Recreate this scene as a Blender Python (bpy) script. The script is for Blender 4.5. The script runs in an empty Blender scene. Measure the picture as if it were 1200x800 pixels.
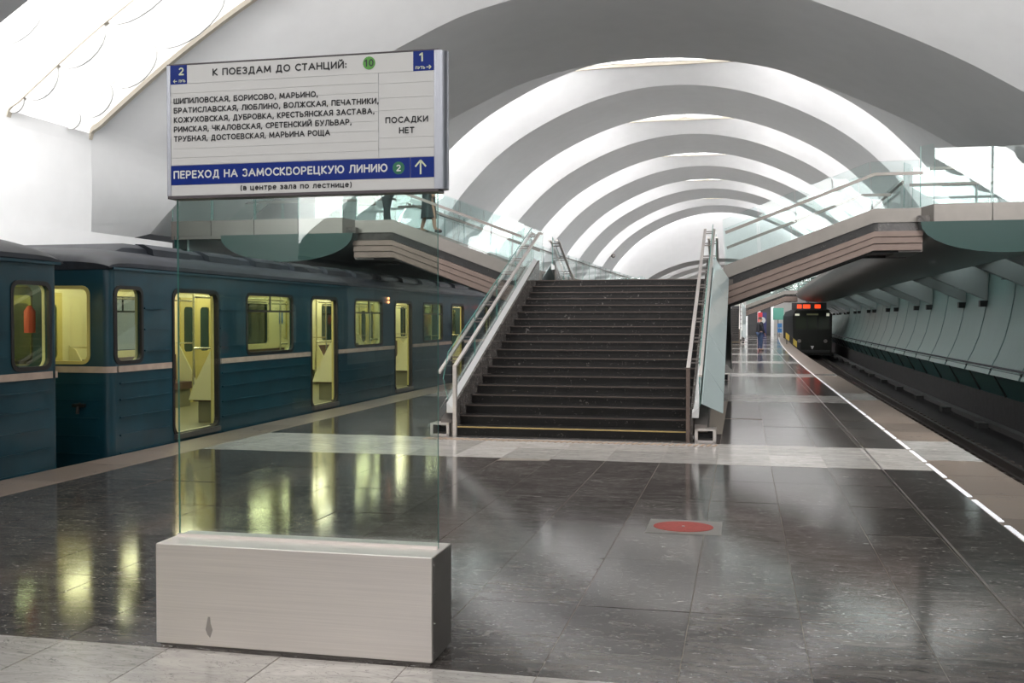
import bpy, bmesh, math, random
from mathutils import Vector, Matrix
from mathutils.geometry import tessellate_polygon
random.seed(7)
S = bpy.context.scene
COL = S.collection
PI = math.pi

# ------------------------------------------------------------------ camera
cam_d = bpy.data.cameras.new('camera'); cam = bpy.data.objects.new('camera', cam_d); COL.objects.link(cam)
cam_d.sensor_width = 36; cam_d.lens = 36.0; cam_d.clip_end = 400
YAW = math.atan(270/1200); PITCH = math.atan(26/1200)
cam.location = (0, 0, 1.65); cam.rotation_euler = (PI/2 - PITCH, 0, YAW)
S.camera = cam
# ------------------------------------------------------------------ world, exposure
w = bpy.data.worlds.new('world'); S.world = w; w.use_nodes = True
w.node_tree.nodes['Background'].inputs[0].default_value = (.5, .52, .55, 1)
w.node_tree.nodes['Background'].inputs[1].default_value = .05
S.view_settings.view_transform = 'Standard'; S.view_settings.look = 'None'
S.view_settings.gamma = 1; S.view_settings.use_curve_mapping = False
S.view_settings.exposure = 0.65
COVE_E = 44.0; COVE_W = 8.5; COVE_B = 5.0
PANEL_E = 0.75        # luminous vault panels
TRAIN_E = 9.5        # lamps inside the cars
WALL_E = 5.5         # concealed tubes over the track walls
S.cycles.max_bounces = 10; S.cycles.transparent_max_bounces = 24
S.cycles.sample_clamp_indirect = 6

# ------------------------------------------------------------------ materials
MATS = {}
def mat(name, col, rough=.5, metal=0.0, emit=None, es=0, spec=.5, noise=0, nscale=8, stretch=(1, 1, 1), bump=0, coat=0):
    if name in MATS: return MATS[name]
    m = bpy.data.materials.new(name); m.use_nodes = True; MATS[name] = m
    nt = m.node_tree; b = nt.nodes['Principled BSDF']
    b.inputs['Base Color'].default_value = (*col, 1); b.inputs['Roughness'].default_value = rough
    b.inputs['Metallic'].default_value = metal; b.inputs['Specular IOR Level'].default_value = spec
    b.inputs['Coat Weight'].default_value = coat
    if emit: b.inputs['Emission Color'].default_value = (*emit, 1); b.inputs['Emission Strength'].default_value = es
    if noise or bump:
        tc = nt.nodes.new('ShaderNodeTexCoord'); mp = nt.nodes.new('ShaderNodeMapping'); mp.inputs['Scale'].default_value = stretch
        nz = nt.nodes.new('ShaderNodeTexNoise'); nz.inputs['Scale'].default_value = nscale; nz.inputs['Detail'].default_value = 5
        nt.links.new(tc.outputs['Object'], mp.inputs[0]); nt.links.new(mp.outputs[0], nz.inputs['Vector'])
        if noise:
            mr = nt.nodes.new('ShaderNodeMapRange'); mr.inputs[1].default_value = .3; mr.inputs[2].default_value = .7
            mr.inputs[3].default_value = 1-noise; mr.inputs[4].default_value = 1+noise
            mx = nt.nodes.new('ShaderNodeVectorMath'); mx.operation = 'SCALE'; mx.inputs[0].default_value = col
            nt.links.new(nz.outputs[0], mr.inputs[0]); nt.links.new(mr.outputs[0], mx.inputs['Scale'])
            nt.links.new(mx.outputs[0], b.inputs['Base Color'])
        if bump:
            bp = nt.nodes.new('ShaderNodeBump'); bp.inputs['Strength'].default_value = bump; bp.inputs['Distance'].default_value = .01
            nt.links.new(nz.outputs[0], bp.inputs['Height']); nt.links.new(bp.outputs[0], b.inputs['Normal'])
    return m

def granite(name, base, dark, fleck, fleck_amt, rough, veins=False):
    m = bpy.data.materials.new(name); m.use_nodes = True; MATS[name] = m
    nt = m.node_tree; N = nt.nodes; Lk = nt.links; b = N['Principled BSDF']
    tc = N.new('ShaderNodeTexCoord'); geo = N.new('ShaderNodeNewGeometry'); oi = N.new('ShaderNodeObjectInfo')
    cr = N.new('ShaderNodeCombineXYZ'); ml = N.new('ShaderNodeMath'); ml.operation = 'MULTIPLY'; ml.inputs[1].default_value = 57
    Lk.new(oi.outputs['Random'], ml.inputs[0]); Lk.new(ml.outputs[0], cr.inputs[2])
    ad = N.new('ShaderNodeVectorMath'); ad.operation = 'ADD'; Lk.new(geo.outputs['Position'], ad.inputs[0]); Lk.new(cr.outputs[0], ad.inputs[1])
    mp = N.new('ShaderNodeMapping'); mp.inputs['Scale'].default_value = (1.0, 3.2, 1); Lk.new(ad.outputs[0], mp.inputs[0])
    def noise(sc, det, dist=0, ro=.6):
        n = N.new('ShaderNodeTexNoise'); n.inputs['Scale'].default_value = sc; n.inputs['Detail'].default_value = det
        n.inputs['Roughness'].default_value = ro; n.inputs['Distortion'].default_value = dist
        Lk.new(mp.outputs[0], n.inputs['Vector']); return n
    n1 = noise(3.2, 8, 1.2, .72)
    r1 = N.new('ShaderNodeValToRGB'); r1.color_ramp.elements[0].position = .33; r1.color_ramp.elements[1].position = .68
    r1.color_ramp.elements[0].color = (*dark, 1); r1.color_ramp.elements[1].color = (*base, 1)
    Lk.new(n1.outputs[0], r1.inputs[0])
    n2 = noise(11 if not veins else 2.2, 3, 2.5 if not veins else 3.5, .5)
    r2 = N.new('ShaderNodeValToRGB'); e = r2.color_ramp.elements
    if veins:
        e[0].position = .485; e[0].color = (0, 0, 0, 1); e[1].position = .5; e[1].color = (1, 1, 1, 1)
        k = e.new(.515); k.color = (0, 0, 0, 1)
    else:
        e[0].position = .655; e[0].color = (0, 0, 0, 1); e[1].position = .69; e[1].color = (1, 1, 1, 1)
    Lk.new(n2.outputs[0], r2.inputs[0])
    am = N.new('ShaderNodeMath'); am.operation = 'MULTIPLY'; am.inputs[1].default_value = fleck_amt; Lk.new(r2.outputs[0], am.inputs[0])
    mx = N.new('ShaderNodeMix'); mx.data_type = 'RGBA'; Lk.new(am.outputs[0], mx.inputs[0]); Lk.new(r1.outputs[0], mx.inputs[6])
    mx.inputs[7].default_value = (*fleck, 1)
    tone = N.new('ShaderNodeMapRange'); tone.inputs[3].default_value = .8; tone.inputs[4].default_value = 1.25; Lk.new(oi.outputs['Random'], tone.inputs[0])
    sc = N.new('ShaderNodeVectorMath'); sc.operation = 'SCALE'; Lk.new(mx.outputs[2], sc.inputs[0]); Lk.new(tone.outputs[0], sc.inputs['Scale'])
    Lk.new(sc.outputs[0], b.inputs['Base Color'])
    b.inputs['Roughness'].default_value = rough; b.inputs['Specular IOR Level'].default_value = .36
    rr = N.new('ShaderNodeMapRange'); rr.inputs[3].default_value = rough*.6; rr.inputs[4].default_value = rough*2.0; Lk.new(n1.outputs[0], rr.inputs[0]); Lk.new(rr.outputs[0], b.inputs['Roughness'])
    return m
G_DARK = granite('dark_granite', (.145, .13, .12), (.026, .022, .021), (.55, .55, .54), .75, .085)
G_PALE = granite('pale_granite', (.56, .53, .50), (.36, .34, .32), (.10, .10, .10), .7, .14, True)
G_TAN = granite('tan_granite', (.27, .215, .175), (.15, .12, .10), (.34, .30, .27), .5, .25)
G_STEP = granite('black_step_granite', (.012, .010, .0095), (.004, .0035, .0035), (.24, .21, .2), .5, .28)

def glass(name, tint, edge=False, refl=1.0):
    m = bpy.data.materials.new(name); m.use_nodes = True; MATS[name] = m
    nt = m.node_tree; N = nt.nodes; N.remove(N['Principled BSDF']); out = N['Material Output']
    t = N.new('ShaderNodeBsdfTransparent'); t.inputs[0].default_value = (*tint, 1)
    g = N.new('ShaderNodeBsdfGlossy'); g.inputs['Roughness'].default_value = .0 if not edge else .1; g.inputs[0].default_value = (1, 1, 1, 1)
    ge = N.new('ShaderNodeNewGeometry'); dt = N.new('ShaderNodeVectorMath'); dt.operation = 'DOT_PRODUCT'
    nt.links.new(ge.outputs['Normal'], dt.inputs[0]); nt.links.new(ge.outputs['Incoming'], dt.inputs[1])
    def M_(op, a, b_):
        q = N.new('ShaderNodeMath'); q.operation = op
        for i, v in enumerate((a, b_)):
            if v is None: continue
            if isinstance(v, (int, float)): q.inputs[i].default_value = v
            else: nt.links.new(v, q.inputs[i])
        return q.outputs[0]
    ab = M_('ABSOLUTE', dt.outputs['Value'], None); inv = M_('SUBTRACT', 1.0, ab); pw = M_('POWER', inv, 5.0)
    sc_ = M_('MULTIPLY', pw, .9*refl); mm_ = M_('ADD', sc_, .045*refl)
    mm = N.new('ShaderNodeMath'); mm.operation = 'ADD'; mm.inputs[1].default_value = 0; mm.use_clamp = True
    nt.links.new(mm_, mm.inputs[0])
    x = N.new('ShaderNodeMixShader'); nt.links.new(mm.outputs[0], x.inputs[0]); nt.links.new(t.outputs[0], x.inputs[1]); nt.links.new(g.outputs[0], x.inputs[2])
    nt.links.new(x.outputs[0], out.inputs[0]); return m
GLASS = glass('teal_glass', (.945, .985, .98)); GLASS_S = glass('sign_glass', (.86, .92, .895), refl=.85)
GLASS_C = glass('car_glass', (.80, .84, .78)); EDGE = mat('glass_edge', (.09, .24, .21), .15, spec=.6)
WHITE = mat('white_plaster', (.87, .87, .88), .7, noise=.02, nscale=2)
RIBM = mat('grey_rib_plaster', (.72, .725, .735), .8, noise=.02, nscale=2)
LUM = mat('luminous_panel', (.9, .9, .9), .5, emit=(1, .985, .97), es=PANEL_E)
COVE = mat('cove_tube_glow', (1, 1, 1), .4, emit=(1, .985, .97), es=COVE_E)
COVEW = mat('cove_tube_glow_wide', (1, 1, 1), .4, emit=(1, .985, .97), es=COVE_W)
COVEB = mat('cove_glow_behind', (1, 1, 1), .4, emit=(1, .985, .97), es=COVE_B)
VANE = mat('white_vane', (.70, .70, .69), .6)
BEIGE = mat('beige_trim', (.62, .56, .47), .4)
STEEL = mat('brushed_steel', (.72, .67, .64), .40, .8, noise=.05, nscale=4, stretch=(.4, .4, 40))
STEEL_D = mat('dark_steel', (.20, .18, .17), .38, .8, noise=.08, nscale=6)
PINK = mat('rose_bronze_cladding', (.17, .128, .11), .42, .6, noise=.06, nscale=5)
CURB = mat('bronze_steel_curb', (.19, .175, .16), .38, .6, noise=.06, nscale=4)
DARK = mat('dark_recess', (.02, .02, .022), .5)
BLACK = mat('black', (.006, .006, .006), .5)
TEAL = mat('teal_fascia', (.002, .036, .030), .45)
HULLM = mat('grey_hull', (.10, .115, .115), .35, .2, noise=.05, nscale=2)
WPAN = mat('pale_teal_wall_panel', (.17, .26, .25), .38, .15, noise=.05, nscale=3, stretch=(1, 6, .3))
WPAN_D = mat('dark_teal_panel', (.02, .075, .07), .4, .2)
FIN = mat('bracket_grey', (.30, .31, .31), .45, .2)
CONC = mat('dark_concrete', (.018, .017, .018), .85, noise=.35, nscale=6, bump=.3)
RAIL = mat('rail_steel', (.09, .075, .07), .4, .8)
BLUE = mat('train_blue', (.006, .042, .062), .33, 0, noise=.22, nscale=2.5, coat=.3)
BLUE_R = mat('train_roof_dirty_blue', (.02, .024, .032), .5, spec=.3, noise=.35, nscale=2.2, stretch=(3, 1, 1))
BELT = mat('train_belt', (.42, .32, .26), .5, noise=.15, nscale=6)
RUB = mat('rubber', (.012, .009, .009), .5)
CREAM = mat('cream_interior', (.66, .62, .40), .4); YELL = mat('ochre_door', (.50, .42, .14), .4)
CFLOOR = mat('car_floor', (.20, .19, .12), .5); SEATM = mat('brown_seat', (.09, .04, .03), .45)
CHROME = mat('chrome', (.75, .75, .72), .18, 1); CLAMP = mat('car_lamp', (1, 1, .9), .4, emit=(1, .93, .62), es=TRAIN_E)
DGLASS = mat('dark_window', (.03, .055, .045), .08)
SIGNW = mat('sign_white', (.50, .495, .488), .4); SIGNB = mat('sign_blue', (.002, .018, .165), .3, spec=.15)
INK = mat('ink_black', (.012, .012, .014), .5); TXW = mat('text_white', (.6, .61, .60), .5); TXY = mat('text_cream', (.56, .60, .42), .5)
GRN = mat('badge_green', (.055, .24, .02), .45); GRN2 = mat('badge_dark_green', (.0, .11, .05), .45)
ALU = mat('sign_aluminium', (.34, .35, .39), .35, .8); ALU_D = mat('sign_dark_rim', (.06, .05, .055), .4, .3)
REDT = mat('red_marker', (.42, .05, .035), .55, noise=.15, nscale=30); LEDW = mat('led_white', (.9, .9, .95), .4, emit=(.88, .92, 1), es=.5)
LEDR = mat('led_red', (.5, .03, 0), .4, emit=(1, .06, .01), es=.9); LAMPO = mat('lamp_orange', (.9, .3, .1), .4, emit=(1, .35, .15), es=2.2)
SKIN = mat('skin', (.48, .27, .19), .55); HAIR = mat('hair', (.05, .035, .03), .6); CLOTH_B = mat('black_cloth', (.012, .012, .016), .85)
JEANS = mat('jeans', (.03, .055, .12), .8); CLOTH_G = mat('grey_cloth', (.045, .055, .06), .85); BAGM = mat('tan_bag', (.25, .17, .12), .6); SHOE = mat('shoe', (.01, .01, .01), .4)
RED = mat('column_red', (.45, .01, .02), .4); NAVY = mat('column_navy', (.01, .012, .10), .4); YEL2 = mat('marker_yellow', (.5, .36, .05), .5)
NOSE = mat('step_nosing', (.085, .062, .052), .45, .2); NOSE_Y = mat('yellow_nosing', (.50, .36, .14), .4)
CABD = mat('cab_dark', (.006, .007, .005), .5, spec=.2)

# ------------------------------------------------------------------ mesh helpers
ORG = {}
def bend(x, y):
    return x + ((y-28)**2/4000 if y > 28 else 0)
class MB:
    def __init__(s): s.v = []; s.f = []; s.m = []; s.mats = []
    def mi(s, m):
        if m not in s.mats: s.mats.append(m)
        return s.mats.index(m)
    def face(s, pts, m=None):
        i = len(s.v); s.v += [tuple(p) for p in pts]; s.f.append(tuple(range(i, i+len(pts)))); s.m.append(m)
    def add(s, v, f, m=None):
        i = len(s.v); s.v += [tuple(p) for p in v]
        for q in f: s.f.append(tuple(i+k for k in q)); s.m.append(m)
    def box(s, x0, x1, y0, y1, z0, z1, m=None):
        s.add([(x0,y0,z0),(x1,y0,z0),(x1,y1,z0),(x0,y1,z0),(x0,y0,z1),(x1,y0,z1),(x1,y1,z1),(x0,y1,z1)],
              [(0,3,2,1),(4,5,6,7),(0,1,5,4),(1,2,6,5),(2,3,7,6),(3,0,4,7)], m); return s
    def beam(s, p, q, w, h, up=(0,0,1), m=None):
        p = Vector(p); q = Vector(q); d = (q-p).normalized(); r = d.cross(Vector(up))
        if r.length < 1e-4: r = d.cross(Vector((0,1,0)))
        r.normalize(); u = r.cross(d).normalized(); r = r*w/2; u = u*h/2
        s.add([p-r-u,p+r-u,p+r+u,p-r+u,q-r-u,q+r-u,q+r+u,q-r+u],[(0,1,2,3),(7,6,5,4),(0,4,5,1),(1,5,6,2),(2,6,7,3),(3,7,4,0)], m); return s
    def tube(s, pts, r, n=8, m=None):
        pts = [Vector(p) for p in pts]; i0 = len(s.v); rr = r if isinstance(r, (list, tuple)) else [r]*len(pts)
        prev = None
        for k, p in enumerate(pts):
            d = (pts[min(k+1, len(pts)-1)]-pts[max(k-1, 0)]).normalized()
            a = d.orthogonal().normalized() if prev is None else (prev - d*prev.dot(d)).normalized()
            prev = a; b = d.cross(a)
            for j in range(n):
                t = 2*PI*j/n; s.v.append(tuple(p+(a*math.cos(t)+b*math.sin(t))*rr[k]))
        for k in range(len(pts)-1):
            for j in range(n):
                s.f.append((i0+k*n+j, i0+k*n+(j+1)%n, i0+(k+1)*n+(j+1)%n, i0+(k+1)*n+j)); s.m.append(m)
        s.f.append(tuple(i0+j for j in reversed(range(n)))); s.m.append(m)
        s.f.append(tuple(i0+(len(pts)-1)*n+j for j in range(n))); s.m.append(m); return s
    def prism(s, poly, a, b, axis='y', m=None, mside=None, holes=()):
        """poly 2-D, extruded a..b along axis. holes: list of polys."""
        def P(q, t):
            return {'y': (q[0], t, q[1]), 'x': (t, q[0], q[1]), 'z': (q[0], q[1], t)}[axis]
        loops = [poly]+list(holes); flat = [q for l in loops for q in l]
        tris = tessellate_polygon([[Vector((q[0], q[1], 0)) for q in l] for l in loops])
        i = len(s.v); n = len(flat)
        s.v += [P(q, a) for q in flat]+[P(q, b) for q in flat]
        for t in tris:
            s.f.append(tuple(i+k for k in t)); s.m.append(m); s.f.append(tuple(i+n+k for k in reversed(t))); s.m.append(m)
        o = 0
        for l in loops:
            L = len(l)
            for k in range(L):
                s.f.append((i+o+k, i+o+(k+1)%L, i+n+o+(k+1)%L, i+n+o+k)); s.m.append(mside or m)
            o += L
        return s
    def strip(s, rows, m=None):
        """rows: list of equal-length polylines"""
        i = len(s.v); n = len(rows[0])
        for r in rows: s.v += [tuple(p) for p in r]
        for a in range(len(rows)-1):
            for b in range(n-1):
                s.f.append((i+a*n+b, i+a*n+b+1, i+(a+1)*n+b+1, i+(a+1)*n+b)); s.m.append(m)
        return s
    def sphere(s, c, r, sx=1, sy=1, sz=1, n=10, k=7, m=None):
        i = len(s.v)
        for a in range(k+1):
            t = PI*a/k
            for b in range(n):
                q = 2*PI*b/n; s.v.append((c[0]+r*sx*math.sin(t)*math.cos(q), c[1]+r*sy*math.sin(t)*math.sin(q), c[2]+r*sz*math.cos(t)))
        for a in range(k):
            for b in range(n):
                s.f.append((i+a*n+b, i+(a+1)*n+b, i+(a+1)*n+(b+1)%n, i+a*n+(b+1)%n)); s.m.append(m)
        return s
    def build(s, name, material=None, parent=None, smooth=False, bendit=False, origin=None, bevel=0):
        o0 = Vector(origin) if origin is not None else (ORG.get(parent.name, Vector()) if parent else Vector())
        me = bpy.data.meshes.new(name)
        vs = [((bend(x, y) if bendit else x)-o0.x, y-o0.y, z-o0.z) for x, y, z in s.v]
        me.from_pydata(vs, [], s.f); me.validate()
        if material: me.materials.append(material)
        base = 1 if material else 0
        extra = [m for m in s.mats]
        used = [m for m in dict.fromkeys(x for x in s.m if x is not None)]
        for u in used: me.materials.append(u)
        if used and len(me.polygons) == len(s.m):
            for p, mm in zip(me.polygons, s.m):
                p.material_index = 0 if mm is None else base+used.index(mm)
        bm = bmesh.new(); bm.from_mesh(me)
        bmesh.ops.remove_doubles(bm, verts=bm.verts, dist=1e-5)
        bmesh.ops.recalc_face_normals(bm, faces=bm.faces)
        if bevel: bmesh.ops.bevel(bm, geom=[e for e in bm.edges if len(e.link_faces) == 2 and e.calc_face_angle(0) > .5], offset=bevel, segments=2, affect='EDGES', profile=.6)
        bm.to_mesh(me); bm.free()
        if smooth:
            for p in me.polygons: p.use_smooth = True
            try: me.set_sharp_from_angle(angle=math.radians(35))
            except Exception: pass
        o = bpy.data.objects.new(name, me); COL.objects.link(o)
        if parent: o.parent = parent
        elif origin is not None: o.location = o0
        ORG[o.name] = o0
        return o
def tag(o, label=None, cat=None, group=None, kind=None):
    if label: o['label'] = label
    if cat: o['category'] = cat
    if group: o['group'] = group
    if kind: o['kind'] = kind
    return o
def thing(name, loc, label=None, cat=None, group=None, kind=None):
    o = bpy.data.objects.new(name, None); COL.objects.link(o); o.location = loc; o.empty_display_size = .2
    ORG[o.name] = Vector(loc); return tag(o, label, cat, group, kind)
def kids(o): return KID.get(o, [])
def copy_tree(o, cmap, parent=None):
    c = o.copy(); COL.objects.link(c)
    if parent is not None: c.parent = parent
    for ch in cmap.get(o.name, []): copy_tree(ch, cmap, c)
    return c
def child_map():
    d = {}
    for x in bpy.data.objects:
        if x.parent: d.setdefault(x.parent.name, []).append(x)
    return d
def dup(o, loc, cmap, **kw):
    c = copy_tree(o, cmap); c.location = loc; tag(c, **kw); return c
def place(o, name, parent, loc, rot=None):
    c = o.copy(); c.name = name; COL.objects.link(c); c.parent = parent; c.location = loc
    if rot: c.rotation_euler = rot
    return c
def rrect(x0, x1, z0, z1, r, n=4):
    P = []
    for cx, cz, a in ((x1-r, z0+r, -PI/2), (x1-r, z1-r, 0), (x0+r, z1-r, PI/2), (x0+r, z0+r, PI)):
        for k in range(n+1): t = a+PI/2*k/n; P.append((cx+r*math.cos(t), cz+r*math.sin(t)))
    return P

# ================================================================== LARGE STRUCTURE
C0 = -2.35                      # centre line of platform and vault
EL, ER = -7.4, 2.74             # platform edges
# ---- floor
floor = thing('floor', (0, 0, 0), kind='structure')
fb = MB()
ys = [-16, 0, 28]+[28+4*k for k in range(1, 25)]
fb.strip([[(EL, y, -.003) for y in ys], [(ER-.0, y, -.003) for y in ys]])
fb.strip([[(EL+.06, y, -.031) for y in ys], [(EL+.06, y, -1.6) for y in ys]]); fb.strip([[(ER-.06, y, -.031) for y in ys], [(ER-.06, y, -1.6) for y in ys]])
fb.build('slab_bed', mat('grout', (.22, .19, .16), .8), floor, bendit=True)
def slab_mesh(w, l, m, nm):
    g = .0025
    return MB().box(g, w-g, g, l-g, -.03, 0).build(nm, m, None, origin=(0, 0, 0))
protos = {}
def slab(nm, m, x, y, w, l, bx=False, stuffmb=None):
    if stuffmb is not None:
        g = .004; stuffmb.box(x+g, x+w-g, y+g, y+l-g, -.03, 0); return
    k = (nm, round(w, 3), round(l, 3))
    if k not in protos:
        o = slab_mesh(w, l, m, nm); o.parent = floor; protos[k] = o; c = o
    else:
        c = protos[k].copy(); COL.objects.link(c)
    c.location = (x, y, 0); c.rotation_euler = (random.gauss(0, .0011), random.gauss(0, .0011), 0)
XS = [-6.72]+[round(-6.36+.6*k, 3) for k in range(15)]+[2.09]
XS = [-6.72, -6.4, -5.8, -5.2, -4.6, -4.0, -3.4, -2.8, -2.2, -1.55, -.92, -.28, .32, .93, 1.47, 2.04]
YR = [(2.65, 4.61, 2, 'p')]+[(4.61, 11.85, 6, 'd'), (11.85, 13.78, 2, 'p'), (13.78, 21.05, 6, 'd')]
far = {'p': MB(), 'd': MB(), 't': MB()}
n_ind = 0
for y0, y1, n, t in YR:
    for j in range(n):
        a = y0+(y1-y0)*j/n; l = (y1-y0)/n
        for i in range(len(XS)-1):
            x = XS[i]; ww = XS[i+1]-x
            if a > 14.0 and -4.3 < x < -.9: continue
            hid = a > 15.2 and x < -4
            vis = (x > -.57*(a+1)*1.0-.6) and x < .6*a/1.0 and not hid
            m = G_PALE if t == 'p' else G_DARK
            if vis and n_ind < 290:
                slab('pale_slab' if t == 'p' else 'granite_slab', m, x, a, ww, l); n_ind += 1
            else: far[t].box(x+.004, x+ww-.004, a+.004, a+l-.004, -.03, 0)
def rest(y0, y1):
    k = math.floor((y0-2.65)/9.2)
    while 2.65+9.2*k < y1:
        b = 2.65+9.2*k
        for (s0, s1, n, t) in ((b, b+1.95, 2, 'p'), (b+1.95, b+9.2, 6, 'd')):
            for j in range(n):
                a = s0+(s1-s0)*j/n; e = s0+(s1-s0)*(j+1)/n
                if a < y0-.01 or e > y1+.01: continue
                for i in range(len(XS)-1):
                    far[t].box(XS[i]+.003, XS[i+1]-.003, a+.003, e-.003, -.03, 0)
        k += 1
rest(-15.8, 2.65); rest(21.05, 124)
tag(far['d'].build('far_granite_slabs', G_DARK, floor, bendit=True), kind='stuff')
tag(far['p'].build('far_pale_slabs', G_PALE, floor, bendit=True), kind='stuff')
# tan edge slabs
for side, x0, x1 in (('l', EL, -6.74), ('r', 2.10, ER)):
    y = 2.65-1.96*2; far_t = MB()
    while y < 120:
        ph = (y-2.65) % 9.2; pale = ph < 1.9
        l = .98 if pale else 7.24/6
        m = G_PALE if pale else G_TAN
        if 5 < y < 32: 
            b = MB().box(x0, x1, y+.003, y+l-.003, -.05, 0).build('edge_slab', G_TAN if not pale or side == 'l' else G_PALE, floor, bendit=True)
        else: far_t.box(x0, x1, y+.003, y+l-.003, -.05, 0)
        y += l
    tag(far_t.build('far_edge_slabs', G_TAN, floor, bendit=True), kind='stuff')
# LED dashes
y = 3.0
while y < 118:
    if y < 100:
        b = MB(); b.box(2.05, 2.093, y, y+1.02, -.02, .003, LEDW)
        for k in range(1, 17): b.box(2.044, 2.099, y+.06*k-.008, y+.06*k+.008, -.02, .004, STEEL)
        b.build('edge_light_strip', LEDW, floor, bendit=True)
    y += 1.2
# cable cover seam
MB().box(1.462, 1.478, 3, 60, -.01, .0025).build('seam_strip', STEEL_D, floor, bendit=True)

# ---- vault profiles (half offset, z)
LOW = [(0, 8.2), (1.5, 8.1), (3, 7.8), (4.2, 7.33), (5.4, 6.77), (6.3, 6.3), (7.2, 5.75), (8.05, 5.2), (9.0, 4.55), (9.6, 4.1), (10.2, 3.5)]
LOWR = [(0, 9.35), (2, 9.15), (3.6, 8.75), (5, 8.2), (6.5, 7.4), (7.85, 6.55), (8.75, 5.9), (9.4, 5.4), (9.65, 5.15), (9.66, 4.0), (9.7, 3.0)]
REG = [(0, 9.42), (1.1, 9.35), (2.4, 9.08), (3.7, 8.6), (5.0, 7.93), (6.0, 7.22), (6.8, 6.45), (7.4, 5.75), (8.0, 4.85), (8.45, 4.0), (8.75, 3.2)]
REGR = [(0, 9.78), (2.0, 9.78), (4.0, 9.66), (4.9, 9.25), (6.1, 8.5), (7.1, 7.65), (7.9, 6.8), (8.5, 6.0), (8.9, 5.2), (9.0, 4.2), (9.05, 3.2)]
END = [(0, 6.3), (1.1, 6.24), (2.4, 6.05), (3.5, 5.75), (4.5, 5.35), (5.4, 4.85), (6.3, 4.3), (7.1, 3.8), (7.9, 3.2), (8.6, 2.6), (9.4, 2.0)]
ENDR = [(x*1.05, z*1.1) for x, z in END]
def prof(h, n=48):
    pts = [(-x, z) for x, z in reversed(h[1:])]+list(h)
    # catmull-rom
    out = []
    for i in range(len(pts)-1):
        p0 = pts[max(i-1, 0)]; p1 = pts[i]; p2 = pts[i+1]; p3 = pts[min(i+2, len(pts)-1)]
        for k in range(4):
            t = k/4
            out.append(tuple(.5*((2*p1[c])+(-p0[c]+p2[c])*t+(2*p0[c]-5*p1[c]+4*p2[c]-p3[c])*t*t+(-p0[c]+3*p1[c]-3*p2[c]+p3[c])*t**3) for c in (0, 1)))
    out.append(pts[-1]); return out
def row(P, y): return [(C0+x, y, z) for x, z in P]
ceil = thing('ceiling', (0, 0, 0), kind='structure')
def rib(h, y0, y1, h2=None):
    A = prof(h); B = prof(h2 or h)
    n = max(1, int((y1-y0)/3))
    rows = [row([(a[0]+(b[0]-a[0])*k/n, a[1]+(b[1]-a[1])*k/n) for a, b in zip(A, B)], y0+(y1-y0)*k/n) for k in range(n+1)]
    MB().strip(rows).build('vault_rib', RIBM, ceil, True, True)
vane_proto = {}
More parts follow.
